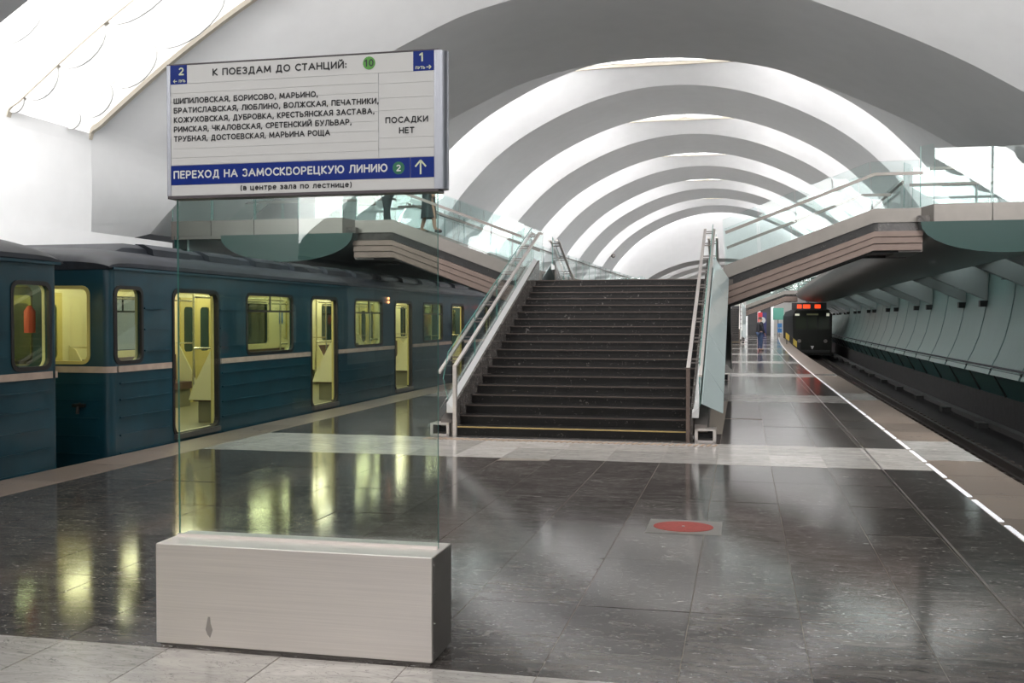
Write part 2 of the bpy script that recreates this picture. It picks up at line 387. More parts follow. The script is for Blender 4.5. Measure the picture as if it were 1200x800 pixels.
def gap(ha, hb, hr, y0, r0, r1, y1, lum_z=5.15):
    rn = y0+(.5 if y1-y0 > 5 else .3)
    A, B, R_ = prof(ha), prof(hb), prof(hr)
    MB().strip([row(R_, rn), row(R_, r0)]).build('coffer_face', WHITE, ceil, True, True)
    if y1-y0 > 5: 
        iq = [i for i, q in enumerate(A) if q[1] > 3.8]
        for a_ in range(iq[0], iq[-1], 3):
            c_ = min(a_+3, iq[-1]); MB().strip([row(A[a_:c_+1], y0), row(R_[a_:c_+1], rn)]).build('cove_diffuser', COVEW if y0 > 5 else COVEB, ceil, True, True)
    else: MB().strip([row(A, y0), row(R_, rn)]).build('coffer_lip', WHITE, ceil, True, True)
    MB().strip([row(R_, r1), row(B, y1)]).build('coffer_face', WHITE, ceil, True, True)
    # cove tubes lying on the near lip, behind the rib edge
    wide = y1-y0 > 5
    runs = [[], []]
    for q, r_ in zip(A, R_):
        if q[1] > 3.6 and math.hypot(q[0]-r_[0], q[1]-r_[1]) > .3:
            runs[0].append(q)
    for Aa in (runs if not wide else []):
      k = 0
      while k < len(Aa)-1:
        e = min(k+3, len(Aa)-1)
        cb = MB(); cb.tube([(C0+x*1.0, y0+(.32 if wide else .2), z+(.42 if wide else .22)) for x, z in Aa[k:e+1]], .05 if y1-y0 < 5 else .08, 6); cb.build('hidden_cove_tube', COVE if y1-y0 < 5 else COVEW, ceil, True, True); k = e
    # recess: white wall below lum_z, panels above
    n = len(R_); segs = []
    lo = [i for i in range(n) if R_[i][1] >= lum_z-.05]; i0, i1 = lo[0], lo[-1]
    for a, b in ((0, i0), (i1, n-1)):
        MB().strip([row(R_[a:b+1], r0), row(R_[a:b+1], r1)]).build('coffer_wall', WHITE, ceil, False, True)
    step = 4
    k = i0
    while k < i1:
        e = min(k+step, i1)
        MB().strip([row(R_[k:e+1], r0+.05), row(R_[k:e+1], r1-.05)]).build('light_panel', LUM, ceil, True, True)
        # half-round baffles hanging across the panel
        P0 = Vector((R_[k][0], R_[k][1])); P1 = Vector((R_[e][0], R_[e][1])); dv = P1-P0; nn = Vector((dv.y, -dv.x)).normalized()
        if nn.y > 0: nn = -nn
        W = r1-r0; nb = 3 if W > 2 else 1
        for q_ in range(nb):
            yy = r0+W*(q_+.5)/nb; pl = []
            for q in range(11):
                t = PI*q/10; c_ = P0+dv*(.5-.48*math.cos(t))+nn*((math.sin(t)**.6 if W < 2 else math.sin(t))*min(.34 if W > 2 else .16, dv.length*.36)+.04); pl.append((C0+c_.x, c_.y))
            MB().prism(pl, yy-.02, yy+.02, 'y').build('baffle', VANE, ceil, False, True)
        k = e
    # beige trims on the far and near lips of the light panels
    for yy in ([r1-.04, (r0+r1)/2] if r1-r0 > 2 else [r1-.03]):
        t = MB(); Q = R_[i0:i1+1]
        t.strip([[(C0+x, yy-.05, z-.02) for x, z in Q], [(C0+x, yy-.05, z-.12) for x, z in Q], [(C0+x, yy+.05, z-.12) for x, z in Q], [(C0+x, yy+.05, z-.02) for x, z in Q]])
        t.build('light_trim', BEIGE, ceil, False, True)
rib(LOW, 3.2, 12.0)
gap(LOW, LOW, LOWR, 12.0, 12.7, 17.2, 20.0)
rib(LOW, 20.0, 26.0)
MB().strip([row(prof(LOW), 26.0), row(prof(REG), 26.0)]).build('step_face', WHITE, ceil, False, True)
rib(REG, 26.0, 30.3)
y = 30.3
for k in range(5):
    gap(REG, REG, REGR, y, y+.9, y+2.5, y+4.2); rib(REG, y+4.2, y+9.2); y += 9.2
# y = 76.3 : tympanum to the lower end vault
OUT_ = [(x*1.06, z*1.06) for x, z in prof(REG)]
MB().strip([row(prof(REG), y), row(OUT_, y+.3)]).build('coffer_lip', WHITE, ceil, True, True)
MB().strip([row(OUT_, y+.3), row(prof(END), y+3.5)]).build('tympanum', WHITE, ceil, True, True)
k = 4  # unseen tubes, and the lip hiding them, added to brighten the tympanum
while k < len(OUT_)-6:
    MB().tube([(C0+x*.985, y+.35, z*.985) for x, z in OUT_[k:k+4]], .05, 6).build('hidden_cove_tube', COVE, ceil, True, True); k += 3
y += 3.5
for k in range(4):
    rib(END, y, y+5); gap(END, END, ENDR, y+5, y+5.8, y+7.5, y+9.2, 3.9); y += 9.2
# behind the camera
y = 3.2
for k in range(2):
    gap(LOW, LOW, LOWR, y-7.5, y-6.7, y-2.4, y); rib(LOW, y-13, y-7.5); y -= 13
# end walls
for nm, yy, hh in (('wall_back', y, LOW), ('wall_front', 122, END)):
    wb = MB(); P = prof(hh); wb.add([(C0+x, yy, z) for x, z in P]+[(C0+10, yy, -1.6), (C0-10, yy, -1.6)], [tuple(range(len(P)+2))])
    tag(wb.build(nm, mat('end_wall', (.55, .54, .52), .6), None, bendit=True, origin=(0, 0, 0)), kind='structure')
# ---- track walls, both sides (sg=+1 right, -1 left)
WP = [(9.42, 3.5), (9.42, 2.9), (9.38, 2.3), (9.28, 1.7), (9.15, 1.15), (8.98, .7), (8.84, .42)]
PITCHW = 3.067; Y0W = 29.4-PITCHW*14
def mirror(sg, x): return C0+sg*x
for sg, nm in ((1, 'wall_right'), (-1, 'wall_left')):
    wl = thing(nm, (0, 0, 0), kind='structure')
    back = MB(); yy = [-24]+[28+6*k for k in range(-8, 17)]; yy = [v for v in yy if v >= -24]
    back.strip([[(mirror(sg, 9.62), v, 3.6) for v in yy], [(mirror(sg, 9.6), v, 1.5) for v in yy], [(mirror(sg, 9.2), v, .35) for v in yy]])
    if sg < 0:
        back.v = [q for q in back.v]; back = MB(); yw = [v for v in yy if v < 20]+[20]
        back.strip([[(mirror(sg, 9.66), v, 3.3) for v in yw], [(mirror(sg, 9.66), v, -1.6) for v in yw]]); back.build('white_wall', WHITE, wl, False, True)
        back = MB(); yw = [20]+[v for v in yy if v > 20]
        back.strip([[(mirror(sg, 9.62), v, 3.6) for v in yw], [(mirror(sg, 9.6), v, 1.5) for v in yw], [(mirror(sg, 9.2), v, .35) for v in yw]])
    back.build('backing', WPAN_D, wl, False, True)
    back = MB(); back.strip([[(mirror(sg, 8.8), v, .33) for v in yy], [(mirror(sg, 9.25), v, -.45) for v in yy]]); back.build('sloped_apron', WPAN_D, wl, False, True)
    back = MB(); back.strip([[(mirror(sg, 9.1), v, -.4) for v in yy], [(mirror(sg, 9.15), v, -1.65) for v in yy]]); back.build('trackside_wall', CONC, wl, False, True)
    k = 0
    y = Y0W
    while y < 118:
        if sg > 0 or y > 20:
            b = MB(); g = .05
            A = [[(mirror(sg, x), yy_, z) for x, z in WP] for yy_ in (y+g, y+PITCHW-g)]
            B = [[(mirror(sg, x+.04), yy_, z) for x, z in WP] for yy_ in (y+g, y+PITCHW-g)]
            b.strip(A); b.strip(B); b.strip([A[0], B[0]]); b.strip([A[1], B[1]])
            b.build('wall_panel', WPAN, wl, True, True)
            b = MB(); b.add([(mirror(sg, 8.83), y+.1, .35), (mirror(sg, 8.83), y+PITCHW-.1, .35), (mirror(sg, 8.76), y+PITCHW-.1, .18), (mirror(sg, 8.76), y+.1, .18),
                             (mirror(sg, 8.89), y+.1, .35), (mirror(sg, 8.89), y+PITCHW-.1, .35), (mirror(sg, 8.82), y+PITCHW-.1, .18), (mirror(sg, 8.82), y+.1, .18)],
                            [(0,1,2,3),(7,6,5,4),(0,4,5,1),(1,5,6,2),(2,6,7,3),(3,7,4,0)])
            b.build('lower_strip', WPAN, wl, False, True)
            MB().beam((mirror(sg, 8.80), y, .34), (mirror(sg, 9.2), y, -.42), .05, .04, (0, 1, 0)).build('apron_joint', BLACK, wl, False, True)
        y += PITCHW; k += 1
    # brackets: two of every three seams
    k = 0; y = Y0W
    while y < 118:
        if y > 21.5 and (k-14) % 3 != 0:
            b = MB(); b.prism([(mirror(sg, x), z) for x, z in ((7.3, 3.12), (9.36, 2.2), (9.36, 3.5), (7.3, 3.5))], y-.09, y+.09, 'y')
            b.build('bracket', FIN, wl, False, True)
            MB().box(*sorted((mirror(sg, 9.15), mirror(sg, 9.36))), y-.12, y+.12, 2.02, 2.2).build('bracket_foot', BLACK, wl, False, True)
        elif y > 21.5:
            MB().box(*sorted((mirror(sg, 9.05), mirror(sg, 9.38))), y-.5, y+.02, 2.70, 2.73).build('clip_bar', BLACK, wl, False, True)
        y += PITCHW; k += 1
    # soffit above brackets + concealed tubes
    MB().strip([[(mirror(sg, 7.2), v, 3.5) for v in yy if v > 18], [(mirror(sg, 9.7), v, 3.52) for v in yy if v > 18]]).build('soffit', HULLM, wl, False, True)
    y = Y0W+PITCHW*12
    while y < 116:
        if y > 21:
            MB().box(*sorted((mirror(sg, 8.70), mirror(sg, 8.82))), y+.5, y+PITCHW-.5, 3.40, 3.46).build('tube_light', mat('tube_light', (1, 1, 1), .4, emit=(.85, 1, .97), es=WALL_E), wl, False, True)
        y += PITCHW
    # rounded gallery hull above the track
    hu = thing('gallery_hull', (mirror(sg, 7.03), 20, 3.4), ('long rounded grey hull of the gallery above the right track, green end face' if sg > 0 else 'long rounded grey hull of the gallery above the parked blue train'), 'gallery', 'gallery hulls over the tracks')
    P = []
    for q in range(17):
        t = PI*q/16; P.append((-math.cos(t)*1.5, -math.sin(t)**.9*.58))
    P2 = [(mirror(sg, 7.03+x), 3.44+z) for x, z in P]
    yv = [20.05, 22, 24, 28]+[28+4*i for i in range(1, 13)]
    h = MB(); h.strip([[(x, v, z) for x, z in P2] for v in yv])
    h.strip([[(P2[0][0], v, 3.44) for v in yv], [(P2[-1][0], v, 3.44) for v in yv]])
    h.build('hull_skin', HULLM, hu, True, True)
    MB().prism(P2, 20.0, 20.06, 'y').build('end_face', TEAL, hu)
    MB().prism(P2, 75.9, 76.0, 'y').build('end_face', TEAL, hu, False, True)
    # curb and glass balustrade of the gallery
    for v in range(23, 75, 2):
        xe = mirror(sg, 5.6)
        MB().box(xe-.05, xe+.05, v, v+1.98, 3.44, 3.6).build('curb', CURB, hu, False, True)
        g = MB(); g.box(xe-.008, xe+.008, v+.02, v+1.94, 3.6, 4.6, GLASS); g.box(xe-.009, xe+.009, v+1.94, v+1.96, 3.6, 4.6, EDGE); g.build('glass_panel', GLASS, hu, False, True)
    MB().tube([(mirror(sg, 5.5), v, 4.42) for v in yv[1:-1]], .03).build('handrail', CURB, hu, True, True)
# ---- track bed
tb = thing('track_bed', (0, 0, 0), kind='structure')
for sg in (1, -1):
    MB().strip([[(mirror(sg, 5.0), v, -1.42) for v in yy], [(mirror(sg, 9.2), v, -1.42) for v in yy]]).build('ballast_bed', CONC, tb, False, True)
for sg, nm in ((1, 'right'), (-1, 'left')):
    for off in (5.84, 7.36):
        b = MB(); X = mirror(sg, off); pv = [-10]+[28+6*k for k in range(-4, 16)]
        for x0, x1, z0, z1 in ((-.07, .07, -1.28, -1.265), (-.012, .012, -1.265, -1.14), (-.036, .036, -1.14, -1.10)):
            r = [[(X+x, v, z) for v in pv] for x, z in ((x0, z0), (x1, z0), (x1, z1), (x0, z1), (x0, z0))]; b.strip(r)
        tag(b.build('running_rail', RAIL, None, False, True, origin=(X, 10, -1.28)), 'dark steel running rail of the %s track, %s rail' % (nm, 'platform side' if off < 6 else 'wall side'), 'rail', 'running rails')
    b = MB(); X = mirror(sg, 8.3)
    b.strip([[(X+x, v, z) for v in pv] for x, z in ((-.1, -.98), (.1, -.98), (.1, -.86), (-.1, -.86), (-.1, -.98))])
    tr = b.build('contact_rail_cover', mat('rail_cover', (.03, .028, .028), .6), None, False, True, origin=(X, 10, -1.3))
    tag(tr, 'dark contact rail cover running along the %s track wall' % nm, 'rail')
    for k in range(20):
        v = 8.4+k*4.6
        MB().box(X-.33, X+.05, v, v+.5, -1.02, -.88).build('rail_bracket', BLACK, tr, False, True)
sl = None
for k in range(150):
    v = 5+k*.62
    if sl is None:
        sl = MB().box(-1.25, 1.25, -.12, .12, -1.43, -1.285).build('sleeper', mat('sleeper', (.05, .04, .035), .8), tb); c = sl
    else: c = sl.copy(); COL.objects.link(c)
    c.location = (bend(mirror(1, 6.6), v), v, 0)

# ================================================================== STAIRS AND FOOTBRIDGE
SL, SR = -4.0, -.68            # clear width of the flight
YS = 14.0; TR = .33; RI = .1275; NST = 19; YT = YS+TR*(NST-1)   # YT = 19.94, z = 2.4225
ZL = RI*NST; ZB = 3.46
def hline(y): return .40+(y-YS)*.3864
def stairs(label, flip=False):
    st = thing('staircase', ((SL+SR)/2, YS if not flip else 2*21.25-YS, 0), label, 'staircase')
    F = (lambda y: 2*21.25-y) if flip else (lambda y: y)
    def FB(b):
        if flip: b.v = [(x, F(y), z) for x, y, z in b.v]
        return b
    for i in range(NST):
        y = YS+TR*i; z = RI*(i+1); yb = y+TR+.03 if i < NST-1 else 20.3
        b = MB()
        # solid riser + proud tread with nosing strip
        b.box(SL, SR, y+.02, yb+.0, z-RI, z-.03)
        b.box(SL, SR, y, yb-.03+.03, z-.03, z)
        b = FB(b); s_ = b.build('step', G_STEP, st)
        FB(MB().box(SL+.02, SR-.02, y-.004, y+.035, z-.012, z+.002)).build('nosing', NOSE_Y if i == 0 else NOSE, s_)
    for sg, X in ((-1, SL), (1, SR)):
        # inner dark stone stringer, cap, outer skirt
        def Q(x0, x1, za, zb_, y0=YS-.02, y1=20.3, extra=0):
            b = MB(); ya = y0
            b.prism([(y0, hline(y0)+za), (y1, hline(y1)+za), (y1, hline(y1)+zb_), (y0, hline(y0)+zb_)], min(X+sg*x0, X+sg*x1), max(X+sg*x0, X+sg*x1), 'x')
            return FB(b)
        b = MB(); b.prism([(YS-.03, 0.0), (YS+.3, 0.0), (20.3, 2.2), (20.3, hline(20.3)), (YS+.15, hline(YS+.15)), (YS-.03, .10)], *sorted((X, X+sg*.035)), 'x')
        FB(b).build('stringer', G_DARK, st)
        b = MB(); y0, y1 = YS+.02, 20.3
        b.add([(X+sg*.02, y0, hline(y0)-.03), (X+sg*.11, y0, hline(y0)+.05), (X+sg*.11, y1, hline(y1)+.05), (X+sg*.02, y1, hline(y1)-.03),
               (X+sg*.02, y0, hline(y0)-.09), (X+sg*.11, y0, hline(y0)-.09), (X+sg*.11, y1, hline(y1)-.09), (X+sg*.02, y1, hline(y1)-.09)],
              [(0,1,2,3),(7,6,5,4),(0,4,5,1),(1,5,6,2),(2,6,7,3),(3,7,4,0)])
        FB(b).build('stringer_cap', mat('satin_cap', (.74, .74, .74), .4, .5), st)
        b = MB(); b.prism([(YS+.55, .02), (YS+2.3, .5), (20.3, 2.0), (20.3, 2.5), (YS+.1, .22), (YS+.1, .12)], *sorted((X+sg*.05, X+sg*.22)), 'x')
        FB(b).build('stair_beam', STEEL_D, st)
        b = MB(); x0, x1 = X+sg*.15, X+sg*.42; seg = 5
        for k in range(seg):
            a = YS+.1+(20.2-YS-.1)*k/seg+.006; e = YS+.1+(20.2-YS-.1)*(k+1)/seg-.006
            b = MB(); a2 = a+(.62 if k == 0 else 0)+.0; e2 = e
            zt = lambda v: hline(v)+.06; zb_ = lambda v: hline(v)-.36
            b.add([(x0, a, zt(a)), (x0, e, zt(e)), (x1, e2, zb_(e2)), (x1, a2, zb_(a2)), (x0-sg*.012, a, zt(a)), (x0-sg*.012, e, zt(e)), (x1-sg*.012, e2, zb_(e2)), (x1-sg*.012, a2, zb_(a2))],
                  [(0,1,2,3),(7,6,5,4),(0,4,5,1),(1,5,6,2),(2,6,7,3),(3,7,4,0)])
            FB(b).build('skirt_panel', mat('pale_glass_skirt', (.55, .64, .64), .12, .35), st)
        # glass balustrade
        for k in range(4):
            a = YS+.15+(20.1-YS-.15)*k/4+.01; e = YS+.15+(20.1-YS-.15)*(k+1)/4-.01; xg = X+sg*.12
            b = MB(); lo_, hi_ = 0, .72
            P = [(a, hline(a)+lo_), (e, hline(e)+lo_), (e, hline(e)+hi_), (a, hline(a)+hi_)]
            if k == 0: P = [(a, hline(a)+lo_), (e, hline(e)+lo_), (e, hline(e)+hi_), (a-.02, hline(a)+hi_), (a-.28, hline(a)+.35)]
            b.prism(P, xg-.006, xg+.006, 'x', m=GLASS, mside=EDGE)
            FB(b).build('glass_panel', GLASS, st)
        # double ladder handrail
        rl = MB(); xa, xb = X+sg*-.03, X+sg*.14
        rl.box(min(xa, xa)-.025, xa+.025, YS-.07, YS-.01, 0, hline(YS)+.60)
        po = FB(rl).build('handrail_post', PINK if sg > 0 else STEEL, st)
        hr = MB()
        hr.beam((xa, YS-.05, hline(YS-.05)+.60), (xa, 20.15, hline(20.15)+.60), .05, .035)
        hr.beam((xb, YS-.25, hline(YS-.25)+.60), (xb, 20.15, hline(20.15)+.60), .045, .03)
        hr.beam((xa, 20.15, hline(20.15)+.60), (xa, 20.4, hline(20.15)+.60), .05, .035); hr.beam((xb, 20.15, hline(20.15)+.60), (xb, 20.4, hline(20.15)+.60), .045, .03)
        hrail = FB(hr).build('handrail', STEEL, st)
        for k in range(9):
            for d in (0, .12):
                v = YS+.15+k*.72+d
                if v < 20.1: FB(MB().beam((xa, v, hline(v)+.60), (xb, v, hline(v)+.60), .03, .02)).build('rung', STEEL_D, hrail)
        # foot frame beside the stringer
        f = MB(); x2 = X+sg*.06; x3 = X+sg*.34
        for a, b_ in ((x2, x2+sg*.04), (x3-sg*.04, x3)): f.box(*sorted((a, b_)), YS-.03, YS+.3, 0, .17)
        f.box(*sorted((x2, x3)), YS-.03, YS+.3, 0, .02); f.box(*sorted((x2, x3)), YS-.03, YS+.3, .15, .17); f.box(*sorted((x2+sg*.04, x3-sg*.04)), YS+.25, YS+.3, .0, .17, BLACK)
        FB(f).build('foot_frame', STEEL, st)
    return st
st1 = stairs('wide black granite staircase rising in the middle of the platform')
st1r = stairs('rear staircase descending behind the landing, only its ladder handrail showing', True)

# ---- footbridge: landing, two side flights, two spans over the tracks
fbz = thing('footbridge', (C0, 21.25, ZL), 'glass-sided footbridge crossing the platform above the near stairs, bronze stepped cladding', 'footbridge')
YB0, YB1 = 20.3, 22.3
MB().box(SL-.5, SR+.5, YB0-.05, YB1+.05, ZL-.22, ZL-.001).build('landing', G_DARK, fbz)
for sg in (1, -1):
    def M(x): return C0+sg*x
    xl, xf0, xf1, xs, xw = 2.0, 2.0, 4.75, 5.6, 9.3      # landing edge, flight start, flight end, span start, wall
    # flight steps
    for i in range(7):
        a = xf0+.05+(xf1-xf0)*i/7; z = ZL+(ZB-ZL)*(i+1)/7
        MB().box(*sorted((M(a), M(a+.42))), YB0, YB1, z-.2, z).build('flight_step', G_STEP, fbz)
    MB().box(*sorted((M(xf1), M(xs+.1))), YB0, YB1, ZB-.2, ZB).build('deck', G_DARK, fbz)
    MB().box(*sorted((M(xs-.1), M(xw))), 20.08, YB1+.25, ZB-.02, ZB+.1).build('span_deck', G_DARK, fbz)
    for side, yf, dy in (('near', YB0, -1), ('rear', YB1, 1)):
        # outline points along the flight: (x offset, base z)
        L3 = [(xf0-.02, ZL-.02), (xf1, ZB-.0), (xs, ZB-.0)]
        def strap(z0, z1, out, thick, nm, m, x_end=xs, x_start=None):
            b = MB(); pts = [((xf0-.02) if x_start is None else x_start, 0.0), (xf1, 1.0), (x_end, 1.0)]
            ya = yf+dy*out; yb = yf+dy*(out-thick)
            zz = [ZL+(ZB-ZL)*t for _, t in pts]
            lo_ = [(M(p[0]), z+z0) for p, z in zip(pts, zz)]; hi_ = [(M(p[0]), z+z1) for p, z in zip(pts, zz)]
            b.prism(lo_+hi_[::-1], min(ya, yb), max(ya, yb), 'y'); return b.build(nm, m, fbz)
        strap(.0, .26, .04, .10, 'curb', CURB)
        strap(-.16, .02, .0, .06, 'shadow_gap', BLACK)
        strap(-.27, -.17, .12, .2, 'cladding_band', PINK)
        strap(-.39, -.28, .09, .2, 'cladding_band', PINK)
        strap(-.52, -.40, .05, .2, 'cladding_band', PINK)
        strap(-.56, -.17, -.1, .05, 'dark_web', BLACK)
        # glass panels along flight
        def zof(x): return ZL+(ZB-ZL)*min(1, max(0, (x-xf0)/(xf1-xf0)))
        xp = [2.0, 2.68, 3.36, 4.04, 4.72, 5.6]
        for a, b_ in zip(xp[:-1], xp[1:]):
            g = MB(); yg = yf+dy*.0; ln = .05
            P = [(M(a+.012), zof(a)+.24), (M(b_-.012), zof(b_)+.24), (M(b_-.012-.05), zof(b_)+1.15), (M(a+.012-.05), zof(a)+1.15)]
            g.prism(P, yg-.008, yg+.008, 'y', m=GLASS, mside=EDGE); g.build('glass_panel', GLASS, fbz)
        for zo, rr, xe in (((.90, .028, xs),) if dy < 0 else ((.74, .02, 5.3),)):
            yh = yf-dy*.09 if zo < .9 else yf+dy*.06
            pts = [(M(2.02), yh, ZL+zo), (M(xf1), yh, ZB+zo), (M(xe), yh, ZB+zo)]
            hb = MB()
            for p, q in zip(pts[:-1], pts[1:]): hb.beam(p, q, .045, .055)
            hb.build('handrail', CURB, fbz)
    # span over the track, near and rear parapets
    for yf, dy in ((20.0, -1), (YB1+.3, 1)):
        xx = [5.75, 6.75, 7.75, 8.75, 9.7] if dy < 0 else [5.75, 7.0, 8.3, 9.7]
        for a, b_ in zip(xx[:-1], xx[1:]):
            MB().box(*sorted((M(a+.008), M(b_-.008))), min(yf, yf-dy*.1), max(yf, yf-dy*.1), ZB-.02, ZB+.30).build('parapet_curb', CURB, fbz)
            g = MB(); g.box(*sorted((M(a+.02), M(b_-.02))), yf-dy*.05-.008, yf-dy*.05+.008, ZB+.3, ZB+1.32, GLASS)
            for e in (a+.012, b_-.02): g.box(*sorted((M(e), M(e+.008))), yf-dy*.05-.009, yf-dy*.05+.009, ZB+.3, ZB+1.32, EDGE)
            g.build('glass_panel', GLASS, fbz)
        MB().box(*sorted((M(5.72), M(9.7))), min(yf-dy*.02, yf-dy*.1), max(yf-dy*.02, yf-dy*.1), ZB-.09, ZB-.02).build('drip_edge', CURB, fbz)
        MB().beam((M(5.7), yf-dy*.12, ZB+.96), (M(9.7), yf-dy*.12, ZB+.96), .045, .055).build('handrail', CURB, fbz)
        # chamfer facet between flight and span
        y2 = YB0-.0 if dy < 0 else YB1
        P = [(M(5.55), y2, ZB-.02), (M(5.76), yf, ZB-.02), (M(5.76), yf, ZB+.30), (M(5.55), y2, ZB+.26)]
        b = MB(); b.face(P); b.face([(x, y-dy*.05, z) for x, y, z in P]); b.build('chamfer', CURB, fbz)
        g = MB(); g.add([(M(5.56), y2, ZB+.28), (M(5.74), yf, ZB+.28), (M(5.74), yf, ZB+1.4), (M(5.56), y2, ZB+1.4), (M(5.56)+.012, y2, ZB+.28), (M(5.74)+.012, yf, ZB+.28), (M(5.74)+.012, yf, ZB+1.4), (M(5.56)+.012, y2, ZB+1.4)],
                        [(0,1,2,3),(7,6,5,4)], GLASS); g.add([(M(5.56), y2, ZB+.28), (M(5.56)+.012, y2, ZB+.28), (M(5.56)+.012, y2, ZB+1.4), (M(5.56), y2, ZB+1.4)], [(0,1,2,3)], EDGE)
        g.build('glass_panel', GLASS, fbz)
    MB().box(*sorted((M(5.2), M(5.62))), YB0+.05, YB1-.05, ZB-.55, ZB-.2).build('cross_beam', STEEL_D, fbz)
# underside of the flights
    b = MB(); b.prism([(M(2.0), ZL-.5), (M(xf1), ZB-.5), (M(5.6), ZB-.5), (M(5.6), ZB-.3), (M(xf1), ZB-.3), (M(2.0), ZL-.25)], YB0+.12, YB1-.12, 'y'); b.build('soffit', STEEL_D, fbz)
cm = child_map()
dup(st1, (bend((SL+SR)/2, 73), 70.2, 0), cm, label='distant second staircase far down the platform under its own bridge')
dup(fbz, (bend(C0, 77), 77.45, ZL), cm, label='distant second footbridge far down the platform, seen below the near bridge')

# ================================================================== TRAIN ON THE LEFT
XT = -7.47; YC = 11.03; LC = 19.17; WC = 2.70
def make_car():
    car = thing('metro_car', (XT, YC, 0), 'blue metro car with lit open doors, second from the left edge', 'metro car')
    def T(b):   # local -> world
        b.v = [(x+XT, y+YC, z) for x, y, z in b.v]; return b
    doors = [(1.42, 2.60), (5.94, 7.10), (10.43, 11.57), (14.95, 16.1)]
    wins = [(3.51, 5.15), (8.03, 9.60), (12.48, 14.06)]
    ends = [(.10, .66), (18.42, 19.0)]
    for side in (0, 1):
        X0 = 0 if side == 0 else -WC; s = -1 if side == 0 else 1      # inward direction
        dl = doors if side == 0 else []
        outer = [(.10, -.35), (LC-.10, -.35), (LC-.10, 2.28), (.10, 2.28)]
        holes = []
        if side == 0:
            # notch doors into the bottom edge
            outer = [(.10, -.35)]
            for a, b_ in doors: outer += []
            outer += [(LC-.10, -.35), (LC-.10, 2.28), (.10, 2.28)]
            holes = [rrect(a, b_, .10, 2.02, .12) for a, b_ in doors]
        holes += [rrect(a, b_, 1.13, 2.03, .09) for a, b_ in wins]+[rrect(max(a, .12), min(b_, 19.0), 1.13, 2.03, .09) for a, b_ in ends]
        b = MB(); b.prism(outer, X0, X0+s*.05, 'x', holes=holes)
        T(b).build('side_wall', BLUE, car)
        # inner lining
        hin = [[(y, z) for y, z in h] for h in holes]
        b = MB(); b.prism([(.12, .08), (LC-.12, .08), (LC-.12, 2.25), (.12, 2.25)], X0+s*.055, X0+s*.09, 'x', holes=[[(y, max(z, .11)) for y, z in h] for h in holes])
        T(b).build('lining', CREAM, car)
        # ribs (corrugation) between openings
        spans = []; cur = .14
        ops = sorted((doors if side == 0 else [])+[])
        for a, b_ in ops: spans.append((cur, a-.08)); cur = b_+.08
        spans.append((cur, LC-.14))
        rb = MB()
        for a, b_ in spans:
            if b_-a < .1: continue
            for z in (.0, .22, .44, .66, .86):
                rb.box(*sorted((X0, X0-s*.02)), a+.04, b_-.04, z-.010, z+.010)
        alw = sorted((doors if side == 0 else [])+wins+ends); cur = .14
        for a, b_ in alw+[(LC-.14, LC)]:
            if a-cur > .2:
                for z in (1.25, 1.52, 1.79): rb.box(*sorted((X0, X0-s*.02)), cur+.06, a-.1, z-.010, z+.010)
            cur = b_
        tag(T(rb).build('corrugation', BLUE, car), kind='stuff')
        for a, b_ in spans:
            T(MB().box(*sorted((X0, X0-s*.022)), a, b_, 1.0, 1.075)).build('belt_rail', BELT, car)
        # windows
        for a, b_ in wins:
            b = MB(); b.prism(rrect(a-.035, b_+.035, 1.095, 2.065, .11), *sorted((X0-s*.012, X0+s*.02)), 'x', holes=[rrect(a+.01, b_-.01, 1.14, 2.02, .08)])
            fr = T(b).build('window_frame', RUB, car)
            T(MB().box(*sorted((X0+s*.0, X0+s*.02)), a, b_, 1.765, 1.795)).build('transom', RUB, fr)
            T(MB().box(*sorted((X0+s*.0, X0+s*.02)), (a+b_)/2-.012, (a+b_)/2+.012, 1.795, 2.02)).build('mullion', RUB, fr)
            T(MB().box(*sorted((X0+s*.024, X0+s*.03)), a, b_, 1.13, 2.03)).build('pane', GLASS_C, fr)
        for a, b_ in ends:
            b = MB(); b.prism(rrect(a-.03, b_+.035, 1.095, 2.065, .11), *sorted((X0-s*.012, X0+s*.02)), 'x', holes=[rrect(max(a, .12)+.01, b_-.01, 1.14, 2.02, .08)])
            fr = T(b).build('window_frame', RUB, car)
            T(MB().box(*sorted((X0+s*.024, X0+s*.03)), a, b_, 1.13, 2.03)).build('pane', GLASS_C, fr)
        if side == 0:
            for a, b_ in doors:
                b = MB(); b.prism(rrect(a-.04, b_+.04, .06, 2.07, .14), *sorted((X0-s*.015, X0+s*.09)), 'x', holes=[rrect(a+.005, b_-.005, .105, 2.015, .12)])
                T(b).build('door_frame', RUB, car)
                T(MB().box(X0-.10, X0+.05, a, b_, .03, .10)).build('door_sill', STEEL_D, car)
                # end panel of the leaf retracted on the far side, seen at the opening edge
                T(MB().box(X0-.085, X0-.055, b_-.05, b_+.2, .12, 2.0)).build('door_leaf', YELL, car)
        else:
            for a, b_ in doors:
                for k in range(2):
                    w2 = (b_-a)/2; y0 = a+w2*k
                    b = MB(); b.prism([(y0+.005, .1), (y0+w2-.005, .1), (y0+w2-.005, 2.05), (y0+.005, 2.05)], X0+.10, X0+.13, 'x', holes=[rrect(y0+.12, y0+w2-.12, 1.05, 1.88, .08)])
                    lf = T(b).build('door_leaf', YELL, car)
                    T(MB().box(X0+.105, X0+.115, y0+.1, y0+w2-.1, 1.03, 1.9)).build('pane', DGLASS, lf)
